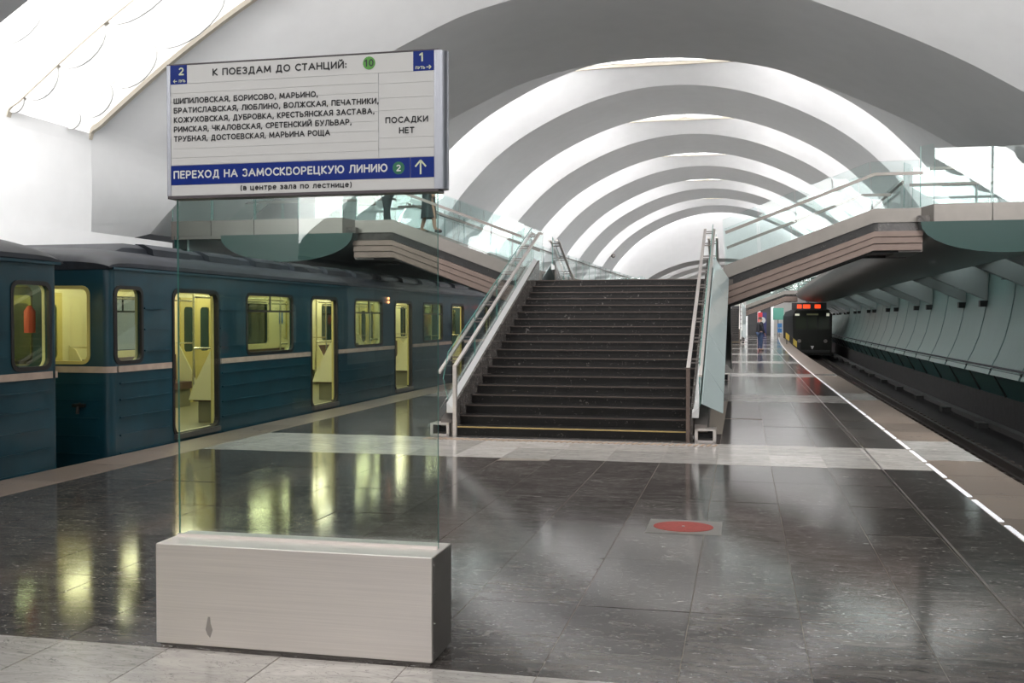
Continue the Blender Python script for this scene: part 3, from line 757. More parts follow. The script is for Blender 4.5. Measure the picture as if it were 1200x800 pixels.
    # ends
    for yy, s in ((0, 1), (LC, -1)):
        P = [(-.10, -.35), (-.10, 2.28), (-WC+.10, 2.28), (-WC+.10, -.35)]
        holes = [rrect(-.86, -.30, 1.13, 2.03, .09), rrect(-WC+.30, -WC+.86, 1.13, 2.03, .09), rrect(-1.62, -1.08, 1.13, 1.95, .08)]
        b = MB(); b.prism(P, min(yy, yy+s*.05), max(yy, yy+s*.05), 'y', holes=holes); e = T(b).build('end_wall', BLUE, car)
        for h in ((-.86, -.30), (-WC+.30, -WC+.86), (-1.62, -1.08)):
            b = MB(); b.prism(rrect(h[0]-.03, h[1]+.03, 1.1, 2.06, .11), min(yy-s*.012, yy+s*.02), max(yy-s*.012, yy+s*.02), 'y', holes=[rrect(h[0]+.01, h[1]-.01, 1.14, 2.02, .08)])
            fr = T(b).build('window_frame', RUB if h[0] < -1 else YELL, e)
            T(MB().box(h[0], h[1], *sorted((yy+s*.025, yy+s*.03)), 1.13, 2.03)).build('pane', GLASS_C, e)
        b = MB()
        for z in (.0, .22, .44, .66, .86): b.box(-.95, -.16, *sorted((yy, yy-s*.012)), z-.008, z+.008); b.box(-WC+.16, -WC+.95, *sorted((yy, yy-s*.012)), z-.008, z+.008)
        tag(T(b).build('corrugation', BLUE, e), kind='stuff')
        T(MB().box(-WC+.1, -.1, *sorted((yy, yy-s*.022)), 1.0, 1.075)).build('belt_rail', BELT, e)
        # small dark coupling socket on the end wall
        b = MB(); b.tube([(-.42, yy-s*.0, .62), (-.42, yy-s*.05, .56), (-.42, yy-s*.06, .50)], .022); b.box(-.50, -.34, *sorted((yy-s*.05, yy)), .58, .62)
        T(b).build('socket', RUB, e)
        # rounded corners
        for xc, sx in ((-.10, 1), (-WC+.10, -1)):
            b = MB(); rows = []
            for z in (-.35, 2.28):
                rows.append([(xc+sx*.10*math.sin(PI/2*k/6), yy+s*(.10-.10*math.cos(PI/2*k/6)), z) for k in range(7)])
            b.strip(rows); T(b).build('corner_post', BLUE, car, True)
            b = MB(); b.strip([[(xc+sx*.122*math.sin(PI/2*k/6), yy+s*(.10-.122*math.cos(PI/2*k/6)), z) for k in range(7)] for z in (1.0, 1.075)])
            T(b).build('belt_rail', BELT, car, True)
        T(MB().box(-1.5, -1.2, *sorted((yy-s*.46, yy)), -.6, -.4)).build('coupler', RUB, car)
    # roof loft
    half = [(0.0, 2.26), (.03, 2.30), (.02, 2.35), (-.05, 2.41), (-.18, 2.47), (-.42, 2.53), (-.8, 2.565), (-1.35, 2.58)]
    full = half+[(-WC-x, z) for x, z in reversed(half[:-1])]
    secs = []
    for y, sc, dy in ((-.03, 0.0, 0), (-.05, .35, 0), (.02, .62, 0), (.14, .82, 0), (.34, .95, 0), (.6, 1, 0), (LC-.6, 1, 0), (LC-.34, .95, 0), (LC-.14, .82, 0), (LC-.02, .62, 0), (LC+.05, .35, 0), (LC+.03, 0.0, 0)):
        secs.append([(x, y, 2.255+(z-2.255)*sc) for x, z in full])
    b = MB(); b.strip(secs); T(b).build('roof', BLUE_R, car, True)
    b = MB(); b.beam((.035, .02, 2.27), (.035, LC-.02, 2.27), .02, .03); T(b).build('gutter', BLUE, car)
    # raised vent spine with scoops
    vs = [(-.42, 2.50), (-.46, 2.60), (-.58, 2.66), (-WC+.58, 2.66), (-WC+.46, 2.60), (-WC+.42, 2.50)]
    b = MB(); b.strip([[(x, y, 2.5+(z-2.5)*k) for x, z in vs] for y, k in ((.75, .2), (.95, .85), (1.15, 1), (LC-1.15, 1), (LC-.95, .85), (LC-.75, .2))]); T(b).build('vent_spine', BLUE_R, car, True)
    vent = None
    for k in range(11):
        y = 1.5+k*1.5
        b = MB(); q = [(-.34, 2.50), (-.36, 2.60), (-.50, 2.67), (-.62, 2.675)]
        b.strip([[(x, y, z) for x, z in q], [(x, y+.95, z) for x, z in q]]); b.face([(x, y+.95, z) for x, z in q]+[(-.62, y+.95, 2.5)]); b.face([(x, y, z) for x, z in q]+[(-.62, y, 2.5)])
        T(b).build('roof_vent', BLUE_R, car, True)
    # floor, ceiling, underframe
    T(MB().box(-WC+.06, -.06, .06, LC-.06, .02, .10)).build('car_floor', CFLOOR, car)
    b = MB(); b.strip([[(x, y, z) for x, z in ((-.08, 2.1), (-.25, 2.26), (-.9, 2.34), (-1.8, 2.34), (-WC+.25, 2.26), (-WC+.08, 2.1))] for y in (.08, LC-.08)])
    T(b).build('car_ceiling', CREAM, car, True)
    T(MB().box(-WC+.3, -.3, 1.5, LC-1.5, -1.0, -.35)).build('underframe', BLACK, car)
    for k in range(13):
        for xc in (-.62, -WC+.62):
            y = .6+k*1.44
            T(MB().box(xc-.09, xc+.09, y, y+.6, 2.20, 2.27)).build('ceiling_lamp', CLAMP, car)
    # interior: seats between the doors, poles, partitions
    bays = [(2.78, 5.76), (7.28, 10.25), (11.75, 14.77)]
    for X0, s in ((0, -1), (-WC, 1)):
        for a, b_ in bays+[(16.3, 17.9)]:
            T(MB().box(*sorted((X0+s*.12, X0+s*.56)), a+.1, b_-.1, .42, .54)).build('bench_seat', SEATM, car)
            T(MB().box(*sorted((X0+s*.12, X0+s*.2)), a+.1, b_-.1, .56, 1.02)).build('bench_back', SEATM, car)
            T(MB().box(*sorted((X0+s*.14, X0+s*.50)), a+.14, b_-.14, .10, .42)).build('bench_box', CFLOOR, car)
            for yy in (a+.02, b_-.02):
                P = [(X0+s*.1, .45), (X0+s*.58, .45), (X0+s*.52, .62), (X0+s*.22, 1.18), (X0+s*.1, 1.25)]
                b = MB(); b.prism(P, yy-.015, yy+.015, 'y'); T(b).build('end_screen', CREAM, car)
                T(MB().tube([(X0+s*.52, yy, .55), (X0+s*.50, yy, 1.2), (X0+s*.50, yy, 2.28)], .016, 6)).build('pole', CHROME, car)
                T(MB().tube([(X0+s*.12, yy, 1.22), (X0+s*.50, yy, 1.22)], .014, 6)).build('rail', CHROME, car)
            T(MB().tube([(X0+s*.45, a, 1.98), (X0+s*.45, b_, 1.98)], .016, 6)).build('grab_rail', CHROME, car)
    # posters on the end of the lining and inner end details
    ps = mat('poster_red', (.55, .08, .04), .5); po = mat('poster_orange', (.85, .33, .02), .5); pb = mat('poster_blue', (.05, .15, .4), .5)
    for y, z0, z1, wd, m in ((1.12, 1.45, 1.8, .22, po), (5.5, 1.55, 1.85, .2, pb), (.7, 1.35, 1.8, .3, ps), (10.1, 1.55, 1.85, .2, pb), (14.4, 1.5, 1.8, .25, po)):
        T(MB().box(-WC+.092, -WC+.096, y, y+wd, z0, z1)).build('poster', m, car)
    b = MB(); b.tube([(-WC+.25, .35, .95), (-WC+.25, .35, 1.35), (-WC+.25, .35, 1.42)], [.07, .07, .02], 10); T(b).build('extinguisher', ps, car, True)
    b = MB(); b.tube([(-.22, LC-.2, 1.5), (-.22, LC-.2, 1.74), (-.22, LC-.2, 1.80)], [.06, .06, .02], 10); T(b).build('extinguisher', ps, car, True)
    # side signal lamps
    for z in (2.02, 2.10):
        b = MB(); b.sphere((.02, 9.95, z-.0), .028, n=8, k=5); T(b).build('signal_lamp', LAMPO, car, True)
    return car
car2 = make_car()
cm = child_map()
dup(car2, (XT, YC-20.12, 0), cm, label='blue metro car cut off by the left edge, red extinguisher in its end window')
dup(car2, (XT+.02, YC+20.12, 0), cm, label='blue metro car beyond the near one, seen behind the stair handrail')
dup(car2, (XT+.15, YC+40.24, 0), cm, label='farthest blue metro car, hidden behind the staircase')

# ================================================================== SIGN PYLON
sg_ = thing('sign_pylon', (-2.16, 4.8, 0), 'station direction board on a glass sheet rising from a brushed steel base', 'sign')
U0, U1 = -2.885, -1.432
b = MB(); b.box(U0, U1, 4.632, 4.955, .015, .52); base = b.build('base_box', STEEL, sg_, bevel=.003)
MB().box(U0+.015, U1-.015, 4.645, 4.94, 0, .015).build('base_plinth', STEEL_D, base)
MB().box(U0+.0, U1-.0, 4.628, 4.632, .018, .517).build('front_panel', STEEL, base, bevel=.001)
MB().box(U1, U1+.004, 4.64, 4.95, .02, .515).build('end_panel', STEEL_D, base)
for z in (.06, .2, .34, .48):
    for y in (4.655, 4.935):
        if y < 4.7 or z in (.06, .2, .34): MB().tube([(U1+.004, y, z), (U1+.008, y, z)], .005, 8).build('screw', CHROME, base)
b = MB(); b.prism([(-2.62, .10), (-2.60, .165), (-2.585, .165), (-2.58, .13), (-2.565, .10), (-2.585, .06), (-2.605, .075)], 4.6268, 4.6282, 'y'); b.v = [(-2.592+(x+2.592)*.7, y, z) for x, y, z in b.v]; b.build('scuff_mark', mat('scuff_grey', (.34, .31, .29), .5, .6), base)
g = MB(); ga, gb = -2.868, -1.458
g.box(ga, gb, 4.818, 4.834, .52, 2.30, None); 
g2 = MB(); g2.add([(ga, 4.818, .52), (gb, 4.818, .52), (gb, 4.818, 2.3), (ga, 4.818, 2.3)], [(0, 1, 2, 3)], GLASS_S); g2.add([(ga, 4.834, .52), (gb, 4.834, .52), (gb, 4.834, 2.3), (ga, 4.834, 2.3)], [(0, 1, 2, 3)], GLASS_S)
for xx in (ga, gb): g2.add([(xx, 4.818, .52), (xx, 4.834, .52), (xx, 4.834, 2.3), (xx, 4.818, 2.3)], [(0, 1, 2, 3)], EDGE)
g2.build('glass_sheet', GLASS_S, sg_)
MB().box(ga, gb, 4.80, 4.816, .52, .535).build('clamp_strip', STEEL, sg_)
BX0, BX1, BZ0, BZ1, BY = -2.895, -1.452, 2.285, 2.955, 4.79
bd = MB(); bd.box(BX0, BX1, BY+.003, BY+.09, BZ0, BZ1); board = bd.build('board', ALU, sg_, bevel=.002)
MB().box(BX0-.006, BX1+.008, BY-.002, BY+.095, BZ0-.014, BZ0).build('bottom_rim', ALU_D, board)
MB().box(BX0-.006, BX1+.008, BY-.002, BY+.095, BZ1, BZ1+.006).build('top_rim', ALU_D, board)
MB().box(BX0-.008, BX0+.014, BY-.004, BY+.09, BZ0, BZ1).build('side_profile', ALU, board, bevel=.003)
b = MB(); b.tube([(BX1-.0, BY+.045, BZ0), (BX1-.0, BY+.045, BZ1)], .047, 16); b.build('side_profile', ALU, board, True)
# face plates: heights measured down from the top, in a panel 0..1
FX0, FX1 = BX0+.014, BX1-.014
def ZZ(t): return BZ1-(BZ1-BZ0)*t
rows_ = [(0, .145), (.145, .215), (.215, .285), (.285, .355), (.355, .425), (.425, .495), (.495, .565), (.565, .64), (.64, .71), (.71, .765)]
SX = FX0+(FX1-FX0)*.80
for i, (a, c) in enumerate(rows_):
    if i == 0: MB().box(FX0, FX1, BY, BY+.004, ZZ(c)+.0015, ZZ(a)-.002).build('face_plate', SIGNW, board)
    else:
        MB().box(FX0, SX-.002, BY, BY+.004, ZZ(c)+.0012, ZZ(a)).build('face_plate', SIGNW, board)
for a, c in ((.145, .225), (.225, .33), (.33, .42), (.42, .62), (.62, .70), (.70, .765)):
    MB().box(SX+.001, FX1, BY, BY+.004, ZZ(c)+.0012, ZZ(a)).build('face_plate', SIGNW, board)
MB().box(FX0, SX+.16, BY-.001, BY+.004, ZZ(.915), ZZ(.768)).build('blue_band', SIGNB, board)
MB().box(SX+.163, FX1, BY-.001, BY+.004, ZZ(.915), ZZ(.768)).build('blue_band', SIGNB, board)
MB().box(FX0, FX1, BY, BY+.004, ZZ(.998), ZZ(.918)).build('face_plate', SIGNW, board)
MB().box(FX0, FX0+.093, BY-.001, BY+.004, ZZ(.145), ZZ(.0)).build('track_plate', SIGNB, board)
MB().box(FX1-.105, FX1, BY-.001, BY+.004, ZZ(.145), ZZ(.0)).build('track_plate', SIGNB, board)
def bowl(x0, x1, y0, y1, rev=False):
    r = min((y1-y0)/2, abs(x1-x0)); d = 1 if x1 > x0 else -1; ry = (y1-y0)/2
    return [(x0, y0)]+[(x1-d*r+d*r*math.cos(a), (y0+y1)/2+ry*math.sin(a)) for a in [-PI/2+PI*k/8 for k in range(9)]]+[(x0, y1)]
def arc(cx, cy, rx, ry, a0, a1, n=14):
    return [(cx+rx*math.cos(math.radians(a0+(a1-a0)*k/n)), cy+ry*math.sin(math.radians(a0+(a1-a0)*k/n))) for k in range(n+1)]
GL = {   # own stroke letters: (advance width, polylines); capitals one unit tall
 'А': (.86, [[(0, 0), (.43, 1), (.86, 0)], [(.17, .33), (.69, .33)]]), 'Б': (.64, [[(.58, 1), (0, 1), (0, 0)], bowl(0, .64, 0, .57)]),
 'В': (.64, [[(0, 0), (0, 1)], bowl(0, .58, .53, 1), bowl(0, .64, 0, .53)]), 'Г': (.56, [[(0, 0), (0, 1), (.56, 1)]]),
 'Д': (.84, [[(.02, -.2), (.02, 0), (.82, 0), (.82, -.2)], [(.14, 0), (.26, .5), (.28, 1), (.70, 1), (.70, 0)]]), 'Е': (.54, [[(.54, 1), (0, 1), (0, 0), (.54, 0)], [(0, .52), (.48, .52)]]),
 'Ж': (1.06, [[(.53, 0), (.53, 1)], [(.02, 1), (.53, .5), (0, 0)], [(1.04, 1), (.53, .5), (1.06, 0)]]), 'З': (.58, [arc(.27, .76, .28, .24, 140, -90), arc(.27, .27, .31, .27, 90, -145)]),
 'И': (.70, [[(0, 1), (0, 0), (.70, 1), (.70, 0)]]), 'Й': (.70, [[(0, 1), (0, 0), (.70, 1), (.70, 0)], arc(.35, 1.3, .17, .13, 180, 360, 6)]),
 'К': (.62, [[(0, 0), (0, 1)], [(.56, 1), (.06, .5), (.62, 0)]]), 'Л': (.72, [[(0, .0), (.10, .06), (.17, .4), (.19, 1), (.72, 1), (.72, 0)]]),
 'М': (.90, [[(0, 0), (.06, 1), (.45, .15), (.84, 1), (.90, 0)]]), 'Н': (.68, [[(0, 0), (0, 1)], [(.68, 0), (.68, 1)], [(0, .52), (.68, .52)]]),
 'О': (.86, [arc(.43, .5, .43, .5, 0, 360, 20)]), 'П': (.68, [[(0, 0), (0, 1), (.68, 1), (.68, 0)]]), 'Р': (.60, [[(0, 0), (0, 1)], bowl(0, .60, .42, 1)]),
 'С': (.66, [arc(.44, .5, .44, .5, 52, 308, 16)]), 'Т': (.66, [[(0, 1), (.66, 1)], [(.33, 1), (.33, 0)]]), 'У': (.70, [[(0, 1), (.36, .32)], [(.70, 1), (.36, .28), (.22, .03), (.06, 0)]]),
 'Х': (.72, [[(.02, 1), (.72, 0)], [(.70, 1), (0, 0)]]), 'Ц': (.78, [[(0, 1), (0, 0), (.78, 0), (.78, -.2)], [(.66, 1), (.66, 0)]]), 'Ч': (.62, [[(0, 1), (0, .62), (.08, .46), (.22, .41), (.62, .46)], [(.62, 1), (.62, 0)]]),
 'Ш': (.98, [[(0, 1), (0, 0), (.98, 0), (.98, 1)], [(.49, 0), (.49, 1)]]), 'Щ': (1.08, [[(0, 1), (0, 0), (1.08, 0), (1.08, -.2)], [(.49, 0), (.49, 1)], [(.96, 0), (.96, 1)]]),
 'Ь': (.60, [[(0, 1), (0, 0)], bowl(0, .60, 0, .57)]), 'Ю': (1.10, [[(0, 0), (0, 1)], [(0, .52), (.30, .52)], arc(.70, .5, .40, .5, 0, 360, 18)]), 'Я': (.62, [[(.62, 0), (.62, 1)], bowl(.62, .02, .42, 1), [(.30, .42), (0, 0)]]),
 ',': (.10, [[(.08, .06), (.02, -.18)]]), ':': (.08, [[(.04, .06), (.04, .10)], [(.04, .58), (.04, .62)]]), '(': (.2, [arc(.35, .4, .35, .7, 130, 230, 8)]), ')': (.2, [arc(-.15, .4, .35, .7, 50, -50, 8)]),
 '1': (.36, [[(0, .80), (.24, 1), (.24, 0)]]), '2': (.54, [arc(.27, .72, .26, .28, 150, -30, 8)+[(.0, 0), (.56, 0)]]), '0': (.56, [arc(.28, .5, .28, .5, 0, 360, 18)]), ' ': (.22, [])}
def lc(o, **kw): GL.update(kw)
_s = .72
for a, c in (('в', 'В'), ('н', 'Н'), ('т', 'Т'), ('з', 'З'), ('п', 'П'), ('л', 'Л'), ('с', 'С'), ('и', 'И'), ('о', 'О'), ('ц', 'Ц')):
    w_, pl = GL[c]; GL[a] = (w_*.76, [[(x*.76, y*_s) for x, y in p_] for p_ in pl])
GL['е'] = (.54, [[(.02, .37), (.53, .37)]+arc(.28, .36, .27, .36, 0, 310, 14)]); GL['р'] = (.52, [[(0, -.28), (0, .72)], arc(.26, .36, .26, .36, 0, 360, 14)]); GL['а'] = (.48, [arc(.22, .20, .22, .20, 0, 360, 12), [(.05, .68), (.30, .72), (.46, .6), (.48, 0)]])
def text(s, x, z, h, m, width=None, align='LEFT', nm='lettering', bold=.012):
    sp = .34; th = .195 if bold < .016 else .185
    tot = sum(GL[c][0]+sp for c in s)-sp
    k = (h*1.0 if width is None else (width-h*th)/tot); kz = h*(1-th)
    tw = tot*k; ox = (x+h*th/2 if align == 'LEFT' else x-tw/2); b = MB(); hw = h*th/2; y = BY-.0022
    for c in s:
        adv, pls = GL[c]
        for p_ in pls:
            q = [(ox+a*k, z+hw+b_*kz) for a, b_ in p_]
            for (xa, za), (xb, zb) in zip(q[:-1], q[1:]):
                L = math.hypot(xb-xa, zb-za)
                if L < 1e-7: continue
                dx, dz = (xb-xa)/L*hw, (zb-za)/L*hw
                b.face([(xa-dx*.0+dz, y, za-dx), (xb+dz, y, zb-dx), (xb-dz, y, zb+dx), (xa-dz, y, za+dx)])
            for i_, (xa, za) in enumerate(q):
                if len(p_) > 6 and 0 < i_ < len(q)-1 and i_ % 2 == 0 and False: continue
                sq = (i_ == 0 or i_ == len(q)-1)
                b.face([(xa+hw*math.cos(t*PI/4+PI/8)*(1.08 if sq else 1), y+.00005, za+hw*math.sin(t*PI/4+PI/8)*(1.08 if sq else 1)) for t in range(8)])
        ox += (adv+sp)*k
    o = b.build(nm, m, board)
    return tag(o, kind=None)
W = FX1-FX0
def FXt(t): return FX0+W*t
text('К ПОЕЗДАМ ДО СТАНЦИЙ:', FXt(.168), ZZ(.096), .037, INK, W*.515)
for i, (s, wd) in enumerate((('ШИПИЛОВСКАЯ, БОРИСОВО, МАРЬИНО,', .575), ('БРАТИСЛАВСКАЯ, ЛЮБЛИНО, ВОЛЖСКАЯ, ПЕЧАТНИКИ,', .80), ('КОЖУХОВСКАЯ, ДУБРОВКА, КРЕСТЬЯНСКАЯ ЗАСТАВА,', .785), ('РИМСКАЯ, ЧКАЛОВСКАЯ, СРЕТЕНСКИЙ БУЛЬВАР,', .70), ('ТРУБНАЯ, ДОСТОЕВСКАЯ, МАРЬИНА РОЩА', .62))):
    text(s, FXt(.012), ZZ(.296+.0722*i), .030, INK, W*(wd-.012))
text('ПОСАДКИ', FXt(.902), ZZ(.515), .031, INK, W*.155, 'CENTER'); text('НЕТ', FXt(.902), ZZ(.593), .031, INK, W*.056, 'CENTER')
text('ПЕРЕХОД НА ЗАМОСКВОРЕЦКУЮ ЛИНИЮ', FXt(.010), ZZ(.868), .041, TXW, W*.822, bold=.02)
text('(в центре зала по лестнице)', FXt(.275), ZZ(.972), .029, INK, W*.425)
text('2', FXt(.033), ZZ(.078), .040, TXY, bold=.025); text('ПУТЬ', FXt(.034), ZZ(.132), .014, TXY, W*.026)
text('1', FXt(.948), ZZ(.078), .044, TXY, bold=.025); text('ПУТЬ', FXt(.934), ZZ(.132), .014, TXY, W*.035)
def arrow(x, z, L, d, th, m, nm='arrow'):
    b = MB(); D = Vector((d[0], 0, d[1])); N_ = Vector((-d[1], 0, d[0])); tip = Vector((x, BY-.0022, z))+D*L/2; tl = tip-D*L
    b.beam(tl, tip-D*th*.3, th, .0006, (0, 1, 0)); 
    for s in (1, -1): b.beam(tip, tip-D*L*.45+N_*s*L*.40, th, .0006, (0, 1, 0))
    b.build(nm, m, board)
arrow(FXt(.019), ZZ(.122), .020, (-1, 0), .0035, TXY); arrow(FXt(.982), ZZ(.120), .024, (1, 0), .004, TXY)
arrow(FXt(.952), ZZ(.842), .068, (0, 1), .008, TXY)
def disc(x, z, r, m, dy, nm):
    MB().prism([(x+r*math.cos(2*PI*k/28), z+r*math.sin(2*PI*k/28)) for k in range(28)], BY-dy, BY, 'y').build(nm, m, board)
disc(FXt(.765), ZZ(.067), .032, GRN, .0018, 'line_badge'); text('10', FXt(.765), ZZ(.093), .036, INK, .048, 'CENTER', bold=.02)
disc(FXt(.872), ZZ(.842), .031, GRN2, .0018, 'line_badge'); text('2', FXt(.872), ZZ(.866), .032, TXW, None, 'CENTER', bold=.02)

# ================================================================== SMALL THINGS
# red floor marker set in a steel plate
rm = thing('floor_marker', (-.44, 8.2, 0), 'round red marker set in a square pale plate in the floor right of the sign', 'floor marker')
MB().box(-.73, -.15, 7.93, 8.47, -.01, .004).build('plate', mat('marker_plate', (.26, .25, .23), .4, .3, noise=.1), rm)
MB().prism([(-.45+.235*math.cos(2*PI*k/40), 8.2+.2*math.sin(2*PI*k/40)) for k in range(40)], .004, .007, 'z').build('red_disc', REDT, rm)
MB().tube([(-.45, 8.2, .007), (-.45, 8.2, .011)], .012, 10).build('stud', STEEL, rm)
# tactile strip
tc_ = thing('tactile_strip', (-2.2, 13.6, 0), 'strip of slanted tan anti-slip bars at the foot of the staircase', 'tactile strip')
MB().box(-4.3, -.28, 13.46, 13.66, 0, .003).build('strip_base', G_PALE, tc_)
TB = mat('tactile_tan', (.30, .20, .13), .5)
for k in range(50):
    x = -4.28+k*.08
    MB().beam((x, 13.47, .006), (x+.035, 13.65, .006), .035, .006).build('bar', TB, tc_)
# security camera on the arch and detector on a far rib
cc = thing('security_camera', (4.55, 25.9, 6.62), 'small white security camera fixed to the lower edge of the near arch at right', 'security camera')
b = MB(); b.beam((4.55, 25.9, 6.62), (4.72, 25.75, 6.44), .05, .05); b.build('mount', VANE, cc)
b = MB(); b.tube([(4.50, 25.75, 6.5), (4.72, 25.65, 6.40)], .09, 12); b.sphere((4.83, 25.6, 6.38), .12, n=12, k=8, m=DARK); b.build('dome', STEEL, cc, True)
sd = thing('detector', (-9.15, 71.5, 6.0), 'tiny round detector on a distant rib left of the stairs', 'detector')
b = MB(); b.sphere((-8.85, 71.6, 6.1), .16, n=10, k=6); b.build('detector_head', STEEL_D, sd, True)
# dark portal above the left gallery
pt = thing('door_1', (-11.4, 23.6, ZB), kind='structure')
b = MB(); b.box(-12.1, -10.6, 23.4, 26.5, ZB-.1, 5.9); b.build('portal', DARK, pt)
MB().box(-11.9, -11.0, 23.36, 23.4, 4.7, 4.74).build('led_strip', mat('strip_blue_white', (1, 1, 1), .3, emit=(.6, .75, 1), es=2), pt)
# interval display over the right track
dx = bend(3.9, 73)
ids = thing('interval_display', (dx, 73, 2.6), 'black interval display with glowing red blocks hanging above the distant train', 'display')
MB().box(dx-1.1, dx+1.2, 73, 73.2, 2.28, 2.78).build('housing', DARK, ids)
for a, c in ((-.75, -.45), (-.35, .12), (.42, .8)):
    MB().box(dx+a, dx+c, 72.98, 73, 2.4, 2.66).build('led_block', LEDR, ids)
MB().box(dx-.03, dx+.03, 73.08, 73.12, 2.78, 2.86).build('hanger', STEEL_D, ids)
# far train on the right
tx = bend(C0+6.6, 78); ty = 76.0
rt = thing('metro_train', (tx, ty, -1.1), 'dark unlit train standing far away on the right track, cab front facing us', 'train')
P = [(-1.32, -.9), (1.32, -.9), (1.35, 1.9), (1.15, 2.3), (.6, 2.52), (0, 2.58), (-.6, 2.52), (-1.15, 2.3), (-1.35, 1.9)]
wins_ = [rrect(-1.15, -.42, .95, 1.85, .08), rrect(.42, 1.15, .95, 1.85, .08), rrect(-.3, .3, .95, 1.9, .06)]
b = MB(); b.prism([(tx+x, z) for x, z in P], ty, ty+.08, 'y', holes=[[(tx+x, z) for x, z in h] for h in wins_]); fr = b.build('cab_front', CABD, rt)
b = MB(); b.prism([(tx+x, z) for x, z in P], ty+.08, ty+18, 'y'); b.build('body', mat('train_dark_blue', (.003, .008, .012), .6, spec=.2), rt)
for h in ((-1.15, -.42), (.42, 1.15), (-.3, .3)): MB().box(tx+h[0], tx+h[1], ty+.03, ty+.05, .93, 1.92).build('windscreen', mat('cab_glass', (.02, .025, .015), .1), fr)
for x, z, w_, h_, m in ((-1.05, 1.98, .3, .14, mat('dim_lamp', (.5, .5, .4), .4, emit=(1, 1, .8), es=.25)), (.0, 2.0, .8, .12, mat('route_plate', (.25, .25, .12), .5)), (1.05, 1.98, .2, .2, MATS['dim_lamp'])):
    MB().box(tx+x-w_/2, tx+x+w_/2, ty-.03, ty, z-h_/2, z+h_/2).build('front_lamp', m, fr)
MB().box(tx-1.2, tx+1.2, ty-.12, ty+.4, -.72, -.55).build('bumper_beam', BLACK, rt)
b = MB(); b.prism([(tx-.12, -.25), (tx+.12, -.25), (tx, -.5)], ty-.04, ty, 'y'); b.build('triangle_mark', TXW, fr)
for x in (-.9, .9): MB().tube([(tx+x, ty-.02, .1), (tx+x, ty-.0, .1)], .13, 14).build('headlamp', STEEL_D, fr)
# yellow and black platform end marker
ym = thing('hazard_barrier', (bend(2.9, 70), 70, 0), 'yellow and black striped barrier at platform edge beside the distant train', 'barrier')
for k in range(4):
    x = bend(2.35, 70)+.24*k; z = .62-.2*k
    b = MB(); b.prism([(x, z-.22), (x+.24, z-.42), (x+.24, z-.02), (x, z+.18)], 70, 70.06, 'y'); b.build('stripe', YEL2 if k % 2 == 0 else BLACK, ym)
MB().box(bend(2.4, 70), bend(2.45, 70), 70.06, 70.12, 0, .7).build('post', BLACK, ym)
d2 = thing('hall_end_shade', (bend(.6, 106), 106, 0), kind='structure')
MB().box(bend(-2.6, 106), bend(1.4, 106), 106, 106.3, 0, 3.0).build('shade_panel', DARK, d2)  # dark panel stands in for the shade under the second bridge
for x in (-1.15, .1, 1.4): MB().box(bend(x, 106)-.14, bend(x, 106)+.14, 105.6, 106, 0, 3.1).build('pale_post', WHITE, d2)
# information column, green and blue boards further on
ic = thing('information_column', (2.2, 100, 0), 'red and navy information column with white emblem far down the platform', 'information column')
cx = bend(.55, 100)
MB().box(cx-.42, cx+.0, 100, 100.4, 0, 2.3).build('red_half', RED, ic); MB().box(cx, cx+.38, 100, 100.4, 0, 2.3).build('navy_half', NAVY, ic)
MB().prism([(cx+.3*math.cos(t*PI/10), 1.55+.3*math.sin(t*PI/10)) for t in range(20)], 99.97, 100, 'y').build('emblem', TXW, ic)
cx = bend(2.05, 98)
gb_ = thing('green_board', (cx, 98, 0), 'small green box board standing near the far platform end', 'board')
MB().box(cx-.5, cx+.45, 98, 98.3, 1.6, 2.7).build('box', mat('board_green', (.06, .22, .17), .4), gb_); MB().box(cx-.1, cx-.0, 98.1, 98.2, 0, 1.6).build('leg', STEEL_D, gb_)
bb_ = thing('blue_sign', (cx+.1, 96, 0), 'small blue double sign on a post below the green board far away', 'sign')
MB().box(cx-.17, cx+.22, 96, 96.08, .9, 1.28).build('plate', mat('plate_blue', (.03, .17, .42), .4), bb_); MB().box(cx-.17, cx+.22, 96, 96.08, .45, .83).build('plate', MATS['plate_blue'], bb_); MB().box(cx-.02, cx+.04, 96.08, 96.14, 0, 1.25).build('post', STEEL_D, bb_)

# ================================================================== PEOPLE
def skin_mesh(name, nodes, edges, m, sub=2, parent=None):
    """nodes: {key:(x,y,z,r[,r2])}"""
    ks = list(nodes); me = bpy.data.meshes.new(name)
    me.from_pydata([nodes[k][:3] for k in ks], [(ks.index(a), ks.index(b)) for a, b in edges], [])
    o = bpy.data.objects.new(name, me); COL.objects.link(o)
    o.modifiers.new('s', 'SKIN'); sv = me.skin_vertices[0].data
    for i, k in enumerate(ks):
        n = nodes[k]; sv[i].radius = (n[3], n[4] if len(n) > 4 else n[3]); sv[i].use_root = (i == 0)
    sm = o.modifiers.new('u', 'SUBSURF'); sm.levels = sub; sm.render_levels = sub
    dg = bpy.context.evaluated_depsgraph_get(); dg.update(); nm = bpy.data.meshes.new_from_object(o.evaluated_get(dg))
    bpy.data.objects.remove(o); nm.name = name
    for p in nm.polygons: p.use_smooth = True
    nm.materials.clear(); nm.materials.append(m)
    r = bpy.data.objects.new(name, nm); COL.objects.link(r); r.parent = parent; return r
def join_into(o, mb, m):
    bm = bmesh.new(); bm.from_mesh(o.data); n0 = len(bm.faces)
    t = bpy.data.meshes.new('t'); t.from_pydata(mb.v, [], mb.f); bm.from_mesh(t)
    bmesh.ops.recalc_face_normals(bm, faces=bm.faces)
    for f in bm.faces: f.smooth = True
    bm.faces.ensure_lookup_table()
    if m not in list(o.data.materials): o.data.materials.append(m)
    ix = list(o.data.materials).index(m)
    for f in bm.faces[n0:]: f.material_index = ix
    bm.to_mesh(o.data); bm.free()
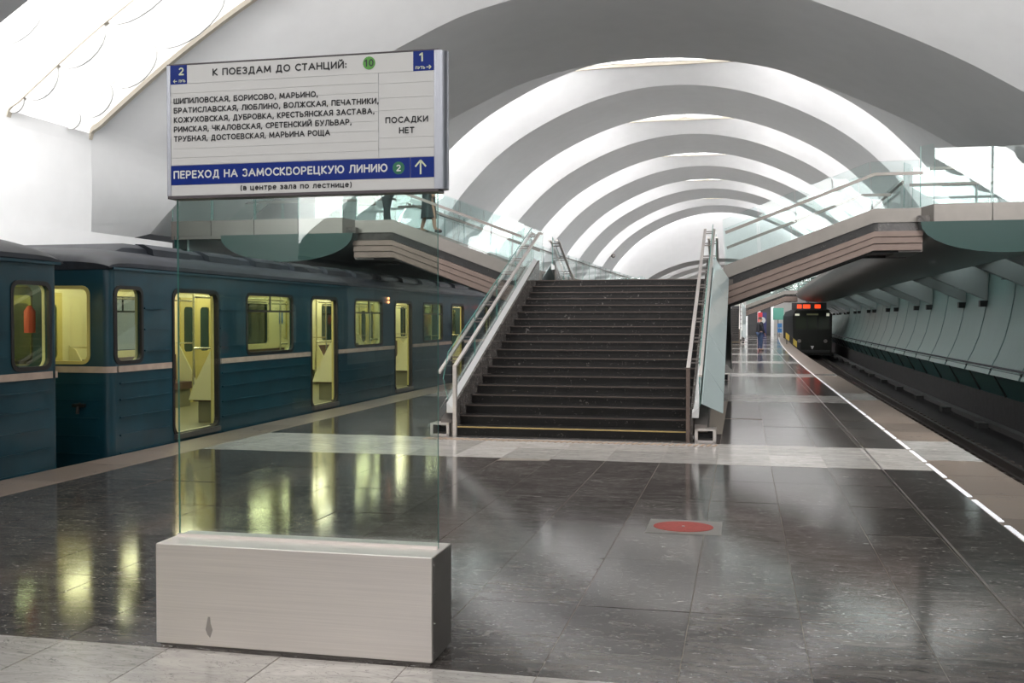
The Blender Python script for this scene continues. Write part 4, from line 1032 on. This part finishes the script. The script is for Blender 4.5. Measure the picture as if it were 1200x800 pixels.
def person(loc, rz, label, h=1.75, jacket=CLOTH_B, legs=JEANS, skirt=None, stride=.0, hair=HAIR, arm_fwd=(0, 0), balding=False):
    p = thing('person', loc, label, 'person'); p.rotation_euler = (0, 0, rz); k = h/1.75
    # faces +y ; x lateral
    N = {'pel': (0, 0, .95, .13, .11), 'wai': (0, 0, 1.08, .125, .10), 'che': (0, .01, 1.28, .15, .11), 'nkb': (0, 0, 1.45, .07, .065), 'nk': (0, .01, 1.51, .052), 'hd0': (0, .025, 1.57, .07, .08), 'hd1': (0, .03, 1.64, .075, .095), 'hd2': (0, .02, 1.70, .06, .075)}
    E = [('pel', 'wai'), ('wai', 'che'), ('che', 'nkb'), ('nkb', 'nk'), ('nk', 'hd0'), ('hd0', 'hd1'), ('hd1', 'hd2')]
    for s, t in ((1, 'r'), (-1, 'l')):
        af = arm_fwd[0 if s > 0 else 1]; st_ = stride*s
        N.update({'sh'+t: (.18*s, 0, 1.41, .055), 'el'+t: (.245*s, -.02+af*.08, 1.13, .042), 'wr'+t: (.25*s, .06+af*.25, .90+af*.08, .028), 'ha'+t: (.25*s, .09+af*.27, .85+af*.06, .036, .022)})
        E.extend([('nkb', 'sh'+t), ('sh'+t, 'el'+t), ('el'+t, 'wr'+t), ('wr'+t, 'ha'+t)])
        N.update({'hp'+t: (.10*s, 0, .87, .085), 'kn'+t: (.11*s, .02+st_*.5, .49, .058), 'an'+t: (.115*s, -.01+st_, .10, .038), 'to'+t: (.125*s, .12+st_, .04, .04, .03)})
        E.extend([('pel', 'hp'+t), ('hp'+t, 'kn'+t), ('kn'+t, 'an'+t), ('an'+t, 'to'+t)])
    N = {a: tuple([v[0]*k, v[1]*k, v[2]*k]+[r*k for r in v[3:]]) for a, v in N.items()}
    body = skin_mesh('body', N, E, SKIN, 2, p)
    f = MB(); z = 1.635*k
    for s in (1, -1): f.sphere((.032*k*s, .112*k, z), .011*k, n=8, k=5); f.sphere((.082*k*s, .02*k, z-.01), .026*k, .4, .8, 1.1, 8, 5)
    f.sphere((0, .125*k, z-.035*k), .017*k, .8, 1.1, 1.3, 8, 5); f.sphere((0, .108*k, z-.075*k), .022*k, 1.2, .5, .35, 8, 5)
    join_into(body, f, SKIN)
    for s, t in ((1, 'r'), (-1, 'l')):
        hx, hy, hz = N['ha'+t][:3]
        fm = MB()
        for j, (dx_, ln) in enumerate(((-.018, .07), (-.006, .078), (.006, .074), (.018, .06))):
            fm.tube([(hx, hy+dx_*1.2+.01, hz-.02), (hx-.004*s, hy+dx_*1.3+.018, hz-.02-ln*.5), (hx-.016*s, hy+dx_*1.3+.016, hz-.02-ln)], [.0095, .009, .007], 6)
        fm.tube([(hx-.01*s, hy+.02, hz+.0), (hx-.02*s, hy+.045, hz-.03), (hx-.024*s, hy+.048, hz-.055)], [.011, .0095, .008], 6)
        join_into(body, fm, SKIN)
    def cl(keys, edges, grow, m, nm, over=None):
        D = {a: tuple(list(N[a][:3])+[r+grow*k for r in N[a][3:]]) for a in keys}
        if over: D.update(over)
        return skin_mesh(nm, D, edges, m, 2, p)
    jk = ['pel', 'wai', 'che', 'nkb', 'shr', 'elr', 'wrr', 'shl', 'ell', 'wrl']
    cl(jk, [('pel', 'wai'), ('wai', 'che'), ('che', 'nkb'), ('nkb', 'shr'), ('shr', 'elr'), ('elr', 'wrr'), ('nkb', 'shl'), ('shl', 'ell'), ('ell', 'wrl')], .022, jacket, 'jacket',
       {'pel': (0, 0, .86*k, .17*k, .14*k)})
    if skirt is None:
        cl(['pel', 'hpr', 'knr', 'anr', 'hpl', 'knl', 'anl'], [('pel', 'hpr'), ('hpr', 'knr'), ('knr', 'anr'), ('pel', 'hpl'), ('hpl', 'knl'), ('knl', 'anl')], .016, legs, 'trousers')
    else:
        b = MB(); rows = []
        for z_, r_ in ((1.0, .155), (.85, .185), (.6, .20), (skirt, .235)):
            rows.append([(r_*k*math.cos(2*PI*q/20)*(1+.05*math.cos(10*PI*q/20)), r_*k*.75*math.sin(2*PI*q/20), z_*k) for q in range(21)])
        b.strip(rows); o = b.build('skirt', legs, None, True); o.parent = p
    for s, t in ((1, 'r'), (-1, 'l')):
        a = N['an'+t]; q = N['to'+t]
        sh = skin_mesh('shoe', {'a': (a[0], a[1], a[2]-.03*k, .048*k), 'm': (a[0], a[1]+.03*k, .045*k, .045*k, .045*k), 't': (q[0], q[1]+.03*k, .038*k, .045*k, .036*k)}, [('a', 'm'), ('m', 't')], SHOE, 2, p)
    hb = MB(); hz = 1.66*k
    rows = []
    for a in range(6):
        t = PI/2*a/5*1.15; rows.append([(.092*k*math.sin(t)*math.cos(2*PI*q/16), (.005+.108*math.sin(t)*math.sin(2*PI*q/16)-.012*a/5)*k, hz+.085*k*math.cos(t)+(.03 if math.sin(2*PI*q/16) > .3 and a > 3 else 0)*k) for q in range(17)])
    hb.strip(rows); o = hb.build('hair', hair, None, True); o.parent = p
    return p
person((.72+bend(0, 55), 55, 0), math.radians(-60), 'man in a black jacket and blue jeans standing far down the platform', 1.78, CLOTH_B, JEANS, arm_fwd=(.2, .1))
w1 = person((-7.55, 21.2, ZB+.1), math.radians(80), 'person with a tan handbag on the left bridge, head hidden by the sign', 1.7, CLOTH_G, CLOTH_G, stride=.12, arm_fwd=(.3, 0))
person((-6.55, 21.0, ZB+.02), math.radians(-75), 'person in a long dark coat on the left bridge flight, head hidden by the sign', 1.72, CLOTH_G, CLOTH_G, skirt=.33, stride=.15)
hb_ = thing('handbag', (-7.85, 20.85, 4.1), 'tan handbag carried by the person on the left bridge', 'handbag')
b = MB(); b.prism([(-8.05, 4.1), (-7.7, 4.1), (-7.73, 4.38), (-8.02, 4.38)], 20.78, 20.92, 'y'); b.build('bag_body', BAGM, hb_, bevel=.02)
b = MB(); b.tube([(-7.98, 20.85, 4.37), (-7.94, 20.85, 4.5), (-7.81, 20.85, 4.5), (-7.77, 20.85, 4.37)], .01, 6); b.build('handle', BAGM, hb_, True)
# ---- lint: repeated structure children keep plain names
